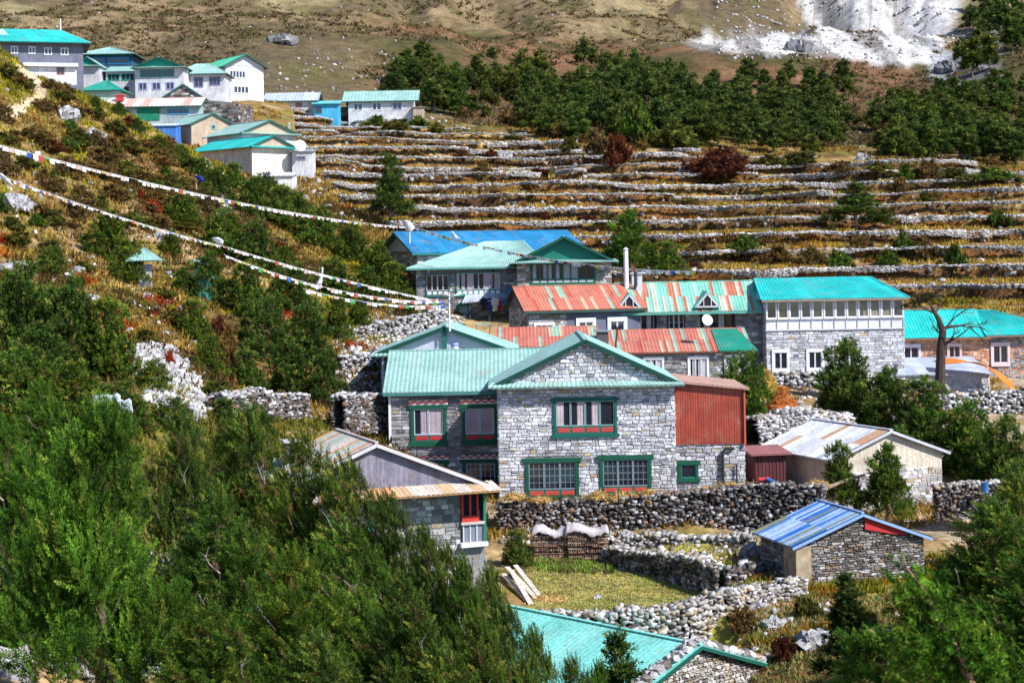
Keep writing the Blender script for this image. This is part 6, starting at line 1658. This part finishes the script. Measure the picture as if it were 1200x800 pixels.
def heap(name, px, py, Y, rx, ry, rz_, pal, label, cat, n=900, z=None, l=.22):
    c = P(px, py, Y)
    r = RNG
    d = r.normal(size=(n, 3)); d /= np.linalg.norm(d, axis=1)[:, None]; d[:, 2] = abs(d[:, 2])
    p = d * np.array([rx, ry, rz_]) * r.uniform(.75, 1.05, (n, 1))
    q = r.normal(size=(n, 3)) * np.array([1, 1, .6]); q /= np.linalg.norm(q, axis=1)[:, None]
    s_ = np.cross(q, d); s_ /= np.linalg.norm(s_, axis=1)[:, None] + 1e-6
    V = np.stack([p - s_ * .02, p + s_ * .02, p + q * l], 1).reshape(-1, 3)
    kk = 9; tt = np.linspace(0, .85, kk)
    if rz_ > 1: p = d * np.array([rx, ry, rz_]); p[:, :2] *= (1 - .75 * (p[:, 2:] / rz_)) / np.maximum(np.sqrt(1 - np.minimum(p[:, 2:] / rz_, .97) ** 2), .2); V = np.stack([p - s_ * .02, p + s_ * .02, p + q * l], 1).reshape(-1, 3)
    tp = np.stack([RNG.uniform(-.4, .4, kk) * rx * (1 - tt), RNG.uniform(-.4, .4, kk) * ry * (1 - tt), rz_ * tt], 1)
    ts = np.stack([rx * .6 * (1 - .8 * tt), ry * .6 * (1 - .8 * tt), np.full(kk, rz_ * .16)], 1)
    mb = MB(); Vr, Fr, Cr = rocks(tp, ts, pick(pal, kk), jit=.2, tilt=.2, yaw=True)
    mb.add(Vr, Fr, Cr); mb.add(V, np.arange(n * 3).reshape(-1, 3), np.repeat(pick(pal, n), 1, 0))
    o = mb.build(name, M_COVER, None, label=label, cat=cat); o.location = c
    return o
HAY = [(3, (.50, .33, .12)), (2, (.62, .44, .18)), (1, (.34, .20, .07))]
for i, (px, py, w_, h_) in enumerate([(603, 580, 14, 7), (633, 583, 11, 5), (701, 580, 13, 9), (728, 582, 22, 10), (762, 581, 26, 12), (795, 583, 30, 11), (826, 578, 28, 12), (855, 573, 26, 12), (885, 570, 18, 9), (958, 566, 14, 7)]):
    heap('hay_heap', px, py + 4, 76.9 - .1 * max(0, i - 5), w_ / F * 77, .3, h_ / F * 77, HAY, 'golden dry hay drying on top of the long dark wall', 'hay', 500)['group'] = 'hay heaped along the dark wall'
heap('hay_heap', 640, 706, 66, .85, .6, .28, HAY, 'flat heap of hay on the left part of the lawn', 'hay', 900)
heap('straw_heap', 898, 460, 98, .8, .8, 1.3, [(3, (.50, .32, .06)), (2, (.42, .36, .08)), (1, (.3, .2, .05))], 'tall yellow straw heap behind the orange earth', 'straw heap', 1500)
heap('earth_heap', 916, 484, 95, 1.15, .9, 1.5, [(3, (.52, .17, .04)), (2, (.42, .13, .04)), (1, (.60, .26, .08))], 'bright orange earth heap right of the annex juniper', 'earth heap', 1500, l=.1)
for i, (x0, y0, x1, y1, Y) in enumerate([(594, 664, 628, 697, 70), (599, 668, 622, 702, 69), (604, 662, 632, 700, 70.5), (590, 672, 618, 692, 69.5)]):
    a, b = P(x0, y0, Y), P(x1, y1, Y - 4); a.z = max(a.z, gz(a.x, a.y) + .1); b.z = gz(b.x, b.y) + .06
    m_ = MB(); m_.beam((0, 0, 0), b - a, .2, .04, (.58, .52, .47)); o = m_.build('plank', M_WOOD, None, label='grey weathered plank lying at the left end of the lawn', cat='plank', group='planks at the left end of the lawn'); o.location = a
for px, py, w_, Y, lab in ((125, 472, 34, 66, 'white plastic sheet caught left of the pale rubble bank'), (142, 476, 26, 65, 'second white plastic sheet hanging beside the first')):
    c = P(px, py, Y); s_ = w_ / F * Y / 2; V = []
    for i in range(9):
        for j in range(6): V.append(((i / 8 - .5) * 2 * s_, .1 * math.sin(i * 1.3 + j), (.5 - j / 5) * s_ * 1.2 + .05 * math.sin(i * 2.1)))
    m_ = MB(); m_.add(V, [(i * 6 + j, (i + 1) * 6 + j, (i + 1) * 6 + j + 1, i * 6 + j + 1) for i in range(8) for j in range(5)], (.62, .70, .80))
    o = m_.build('plastic_sheet', M_CLOTH, None, smooth=True, label=lab, cat='plastic sheet'); o.location = c; o.modifiers.new('t', 'SOLIDIFY').thickness = .02
# laundry on the left slope
for i, (px, py, c, nm) in enumerate([(228, 468, (.10, .08, .22), 'dark blue'), (233, 472, (.40, .05, .20), 'magenta'), (247, 467, (.70, .20, .42), 'pink'), (256, 466, (.66, .10, .34), 'deep pink')]):
    g = P(px, py, 79); m_ = MB(); V = []
    for a in range(4):
        for b in range(6): V.append(((a / 3 - .5) * .32 * (1 + .1 * b), .05 * math.sin(a * 2 + b), -b * .1))
    m_.add(V, [(a * 6 + b, (a + 1) * 6 + b, (a + 1) * 6 + b + 1, a * 6 + b + 1) for a in range(3) for b in range(5)], c)
    o = m_.build('washing', M_CLOTH, None, smooth=True, label=nm + ' piece of washing spread on the wall among the junipers', cat='washing', group='washing on the left slope wall'); o.location = g + Vector((0, -.5, .1)); o.modifiers.new('t', 'SOLIDIFY').thickness = .02

# the dead tree in front of the orange washed house
def dead_tree():
    b = P(1101, 468, 104); T = thing('dead_tree', 'bare dark dead tree with a ragged crown before the orange washed house', 'dead tree', b)
    s_ = 104 / F
    def pp(px, py, dy=0): 
        q = P(px, py, 104) - b; return (q.x, dy, q.z)
    mb = MB()
    mb.tube([pp(1101, 475), pp(1102, 440), pp(1103, 405), pp(1105, 388), pp(1100, 374), pp(1092, 360)], [.36, .31, .27, .22, .16, .10], (.055, .04, .034), 9)
    mb.build('trunk', M_BARK, T)
    mb = MB(); r = random.Random(4)
    def br(a, d, L, rad, n):
        pts = [a]; p = Vector(a)
        for k in range(3):
            d = (d + Vector((r.uniform(-.35, .35), r.uniform(-.3, .3), r.uniform(-.25, .3)))).normalized(); p = p + d * L / 3; pts.append(tuple(p))
        mb.tube(pts, [rad, rad * .75, rad * .5, rad * .25], (.07, .052, .045), 5, cap=False)
        if n > 0:
            for k in range(3): br(pts[r.randint(1, 3)], (d + Vector((r.uniform(-.7, .7), r.uniform(-.6, .6), r.uniform(-.5, .6)))).normalized(), L * .6, rad * .5, n - 1)
    for a, d, L, rad in ((pp(1103, 405), (1, 0, .45), 1.2, .12), (pp(1104, 385), (.9, -.2, .1), 1.7, .12), (pp(1103, 392), (-.5, .2, .6), .8, .07), (pp(1104, 415), (-1, 0, .1), .5, .06), (pp(1096, 367), (-.8, 0, .3), 1.3, .09), (pp(1096, 367), (.6, 0, .5), 1.2, .08), (pp(1092, 360), (-.6, -.2, .7), .9, .06), (pp(1105, 388), (1, .2, .6), 1.8, .08)):
        br(a, Vector(d).normalized(), L, rad, 3)
    mb.build('branches', M_BARK, T)
    q = pp(1082, 352); q2 = pp(1066, 360); q3 = pp(1092, 350)
    V, Fc, C = crown_arrays(77, [(q[0], 0, q[2] - .1, .8, .6, .35), (q2[0], 0, q2[2], .5, .5, .25), (q3[0], .1, q3[2], .4, .4, .3)], 110, 22, .3, .18, .04, [(2, (.10, .08, .04)), (2, (.05, .06, .02)), (1, (.2, .15, .08))], up=.2, lean=(-.3, 0, 0), shell=.2)
    np_mesh('foliage', V, Fc, C, M_LEAF, T)
dead_tree()

# ------------------------------------------------------------------ poles and prayer flags
def pole(px, py0, py1, Y, r_, col, label, name='pole'):
    a, b = P(px, py1, Y), P(px, py0, Y); mb = MB(); mb.tube([(0, 0, 0), (0, 0, (b - a).z * .5), (0, 0, (b - a).z)], [r_, r_ * .85, r_ * .6], col, 7)
    o = mb.build(name, M_PAINT, None, label=label, cat='pole'); o.location = a; return o
pole(527, 342, 388, 89.4, .06, (.62, .62, .66), 'thin white pole on the apex of the white boarded gable', 'flag_pole')
pole(480, 258, 285, 140, .09, (.5, .5, .52), 'short pole at the left end of the blue roof', 'flag_pole')
pole(230, 204, 222, 118, .06, (.3, .25, .2), 'little pole with a blue flag on the left slope path', 'flag_pole')
pole(71, 22, 40, 240, .12, (.7, .7, .72), 'thin white mast rising behind the slate grey hotel', 'mast')
FLC = [((.04, .10, .45), 'b'), ((.72, .74, .80), 'w'), ((.50, .06, .05), 'r'), ((.08, .34, .12), 'g'), ((.62, .50, .08), 'y'), ((.70, .72, .78), 'w'), ((.74, .75, .8), 'w'), ((.60, .45, .42), 'p')]
def flag_line(p0, p1, sag, step, size, label, maxn=100, faded=.3):
    a, b = P(*p0), P(*p1); L = (b - a).length
    T = thing('prayer_flag_line', label, 'prayer flags', a)
    f = lambda t: (b - a) * t + Vector((0, 0, -sag * 4 * t * (1 - t)))
    mb = MB(); mb.tube([f(t) for t in np.linspace(0, 1, 40)], .011, (.65, .65, .66), 4); mb.build('cord', M_CLOTH, T)
    n = int(L / step); ks = [k for k in range(n) if random.random() > .08]; stuffmb = MB()
    for k in ks:
        t = (k + .5) / n; p = f(t); q = f(t + .35 * step / L); d = (q - p)
        dn = d.normalized()
        hgt = size * random.uniform(.4, 1.35); sw = random.uniform(-.45, .45); tw = random.uniform(-.12, .12)
        col = FLC[k % 5][0] if random.random() > faded else FLC[5 + k % 3][0]
        m_ = MB(); V = []
        for i in range(3):
            for j in range(4):
                u, v = i / 2, j / 3
                w3 = p + dn * (step * .9 * u) + Vector((sw * v * hgt * .3, -abs(sw) * v * hgt + .05 * math.sin(u * 5 + v * 4 + k), -v * hgt * (.8 + .2 * abs(math.sin(u * 3 + k))) ))
                V.append(tuple(w3))
        fs = [(i * 4 + j, (i + 1) * 4 + j, (i + 1) * 4 + j + 1, i * 4 + j + 1) for i in range(2) for j in range(3)]
        tgt = m_ if k < maxn else stuffmb
        tgt.add(V, fs, col)
        if k < maxn: m_.build('flag', M_CLOTH, T, smooth=True)
    if stuffmb.nv: stuffmb.build('flags', M_CLOTH, T, smooth=True, kind='stuff')
flag_line((-8, 168, 62), (478, 266, 128), .5, .5, .17, 'upper string of prayer flags from the left edge down to the blue roof', 100, .72)
flag_line((480, 264, 134), (812, 318, 116), .8, .42, .24, 'prayer flag string crossing above the big teal roof', 100, .72)
flag_line((-8, 203, 58), (268, 290, 84), .15, .25, .12, 'lower string of prayer flags from the left edge to the small path', 100, .75)
flag_line((268, 290, 84), (512, 352, 90), .15, .2, .15, 'white string of prayer flags from the small path to the gable pole', 100, .85)
flag_line((262, 298, 84), (518, 354, 90), .55, .22, .17, 'colourful lower string of prayer flags sagging towards the gable pole', 100, .62)
flag_line((355, 338, 86), (520, 358, 90), .3, .3, .17, 'short lowest string of white prayer flags before the rubble bank', 100, .7)
def scarf(pts, w_, Y, label, col=(.76, .77, .82)):
    V = []; m_ = MB()
    for k, (x, y) in enumerate(pts):
        c = P(x, y, Y); V += [tuple(c + Vector((-w_[k] / F * Y / 2, .05 * math.sin(k), 0))), tuple(c + Vector((w_[k] / F * Y / 2, -.08 * math.cos(k * 2), 0)))]
    o0 = Vector(V[0]); V = [tuple(Vector(v) - o0) for v in V]
    m_.add(V, [(2 * k, 2 * k + 1, 2 * k + 3, 2 * k + 2) for k in range(len(pts) - 1)], col)
    o = m_.build('scarf', M_CLOTH, None, smooth=True, label=label, cat='scarf'); o.location = o0; o.modifiers.new('t', 'SOLIDIFY').thickness = .015
scarf([(378, 313), (377, 322), (375, 330), (373, 336), (372, 339)], [2, 3, 5, 8, 7], 87, 'white scarf hanging from the flag strings above the rubble bank')
scarf([(474, 258), (478, 262), (480, 267), (479, 272)], [6, 11, 12, 6], 127, 'large white scarf tied where the flags meet the blue roof')
scarf([(529, 271), (532, 275), (534, 278), (537, 279)], [3, 4, 5, 6], 131, 'small white scarf dangling above the big teal roof')
scarf([(519, 344), (523, 346), (527, 348), (533, 346), (540, 344)], [6, 9, 8, 7, 8], 89.2, 'white scarf knotted round the pole on the boarded gable')
scarf([(252, 278), (256, 282), (258, 287)], [9, 12, 6], 83, 'white scarf bunched where the lower flag strings meet')
scarf([(0, 203), (5, 209), (12, 217)], [5, 8, 6], 58, 'white scarf on the lower flag string at the left edge')
scarf([(230, 206), (233, 208), (237, 213)], [8, 9, 4], 117.8, 'deep blue flag on the little pole of the left slope', (.03, .05, .40))

# tiny figures of walkers on the terrace top
def walker(px, py, Y, cols, label, lean=0):
    g = hit(px, py, 100); 
    T = thing('person', label, 'person', (g.x, g.y, g.z), random.uniform(-2, 2))
    me = bpy.data.meshes.new('body')
    J = [(0, 0, .95), (0, 0, 1.2), (0, 0, 1.45), (0, 0, 1.56), (0, 0, 1.72), (.10, 0, .9), (.11, -.04, .48), (.11, 0, .05), (-.10, 0, .9), (-.13, .08, .5), (-.12, .16, .07), (.2, 0, 1.42), (.27, -.02, 1.14), (.25, -.10, .9), (-.2, 0, 1.42), (-.28, .0, 1.14), (-.25, -.06, .9), (.11, -.14, .03), (-.12, .04, .03)]
    E = [(0, 1), (1, 2), (2, 3), (3, 4), (0, 5), (5, 6), (6, 7), (0, 8), (8, 9), (9, 10), (2, 11), (11, 12), (12, 13), (2, 14), (14, 15), (15, 16), (7, 17), (10, 18)]
    me.from_pydata(J, E, [])
    o = bpy.data.objects.new('body', me); COL.objects.link(o); o.parent = T
    o.modifiers.new('skin', 'SKIN'); o.modifiers.new('sub', 'SUBSURF').levels = 1
    R = [.14, .14, .15, .06, .10, .09, .065, .045, .09, .065, .045, .07, .05, .035, .07, .05, .035, .04, .04]
    for k, d in enumerate(me.skin_vertices[0].data): d.radius = (R[k], R[k]); d.use_root = (k == 0)
    me.materials.append(mat('walker_cloth', col=cols, s1=1, v1=.1))
for px, py, c, lab in ((506, 132, (.02, .03, .10), 'distant walker in dark blue beside the long white house'), (521, 134, (.03, .03, .04), 'distant walker in black behind the one in dark blue')):
    walker(px, py, 0, c, lab)
for o in list(STORE):
    if o.name not in used:
        for c in list(o.children): bpy.data.objects.remove(c)
        bpy.data.objects.remove(o)
    else:
        pass
for o in S.objects:
    for k in ('_h', '_r'):
        if k in o.keys(): del o[k]

c = P(408, 502, 83.5); mb = MB()
for k in range(4):
    V, Fc, C = rocks([(.16 * k - .25, 0, .12 * (k % 2))], [(.2, .16, .18)], [(.015, .07, .34)]); mb.add(V, Fc, C)
o = mb.build('blue_bundle', M_CLOTH, None, smooth=True, label='dark blue cloth bundle lying on the wall left of the lodge wing', cat='bundle'); o.location = c

# small things lying about
def bucket(px, py, Y, r_, h_, cols, name, label, cat):
    c = P(px, py, Y); mb = MB(); mb.tube([(0, 0, 0), (0, 0, h_ * .5), (0, 0, h_ * .52), (0, 0, h_)], [r_ * .9, r_, r_, r_ * .95], cols[0], 10)
    mb.tube([(0, 0, h_ * .62), (0, 0, h_ * .8)], r_ * 1.03, cols[1], 10); mb.tube([(0, 0, h_), (0, 0, h_ * 1.06)], r_ * 1.05, cols[1], 10)
    o = mb.build(name, M_PAINT, None, smooth=False, label=label, cat=cat); o.location = c
bucket(533, 411, 88.9, .2, .42, ((.6, .62, .7), (.04, .10, .4)), 'bucket', 'white and blue bucket standing on the eave of the white boarded gable', 'bucket')
bucket(1154, 576, 79, .17, .4, ((.03, .16, .42), (.02, .10, .3)), 'barrel', 'blue barrel behind the dark wall right of the barn gable', 'barrel')
bucket(828, 449, 100, .25, .6, ((.05, .05, .06), (.2, .2, .2)), 'barrel', 'small black barrel at the foot of the low stone row', 'barrel') if False else None
c = P(637, 413, 90.2); mb = MB(); mb.box(-.3, .3, -.25, .25, 0, .22, (.55, .57, .66)); mb.box(-.24, .24, -.27, -.25, .05, .17, (.3, .34, .5)); o = mb.build('roof_box', M_PAINT, None, label='small pale box lying on the teal roof left of the stone gable', cat='box'); o.location = c
a, b = P(968, 572, 77.5), P(1013, 556, 79); mb = MB(); mb.tube([(0, 0, 0), tuple((b - a) * .5 + Vector((0, 0, .05))), tuple(b - a)], [.09, .07, .05], (.26, .20, .15), 7)
o = mb.build('log', M_WOOD, None, label='bare log leaning between the two junipers before the barn', cat='log'); o.location = a
for i, (px, py, c_, nm) in enumerate([(893, 563, (.5, .05, .04), 'red'), (902, 565, (.02, .14, .5), 'bright blue'), (262, 463, (.5, .5, .55), 'white'), (1062, 486, (.4, .4, .45), 'pale')]):
    c = P(px, py, [76.3, 76.3, 79, 101][i]); mb = MB(); V, Fc, C = rocks([(0, 0, .06), (.15, .02, .05)], [(.26, .16, .07), (.16, .12, .06)], [c_, c_], jit=.35); mb.add(V, Fc, C)
    o = mb.build('cloth', M_CLOTH, None, smooth=True, label=nm + ' crumpled cloth lying on the wall ' + ['at the right end of the hay', 'right of the red cloth', 'beside the pink washing', 'above the junipers below the gallery'][i], cat='cloth'); o.location = c
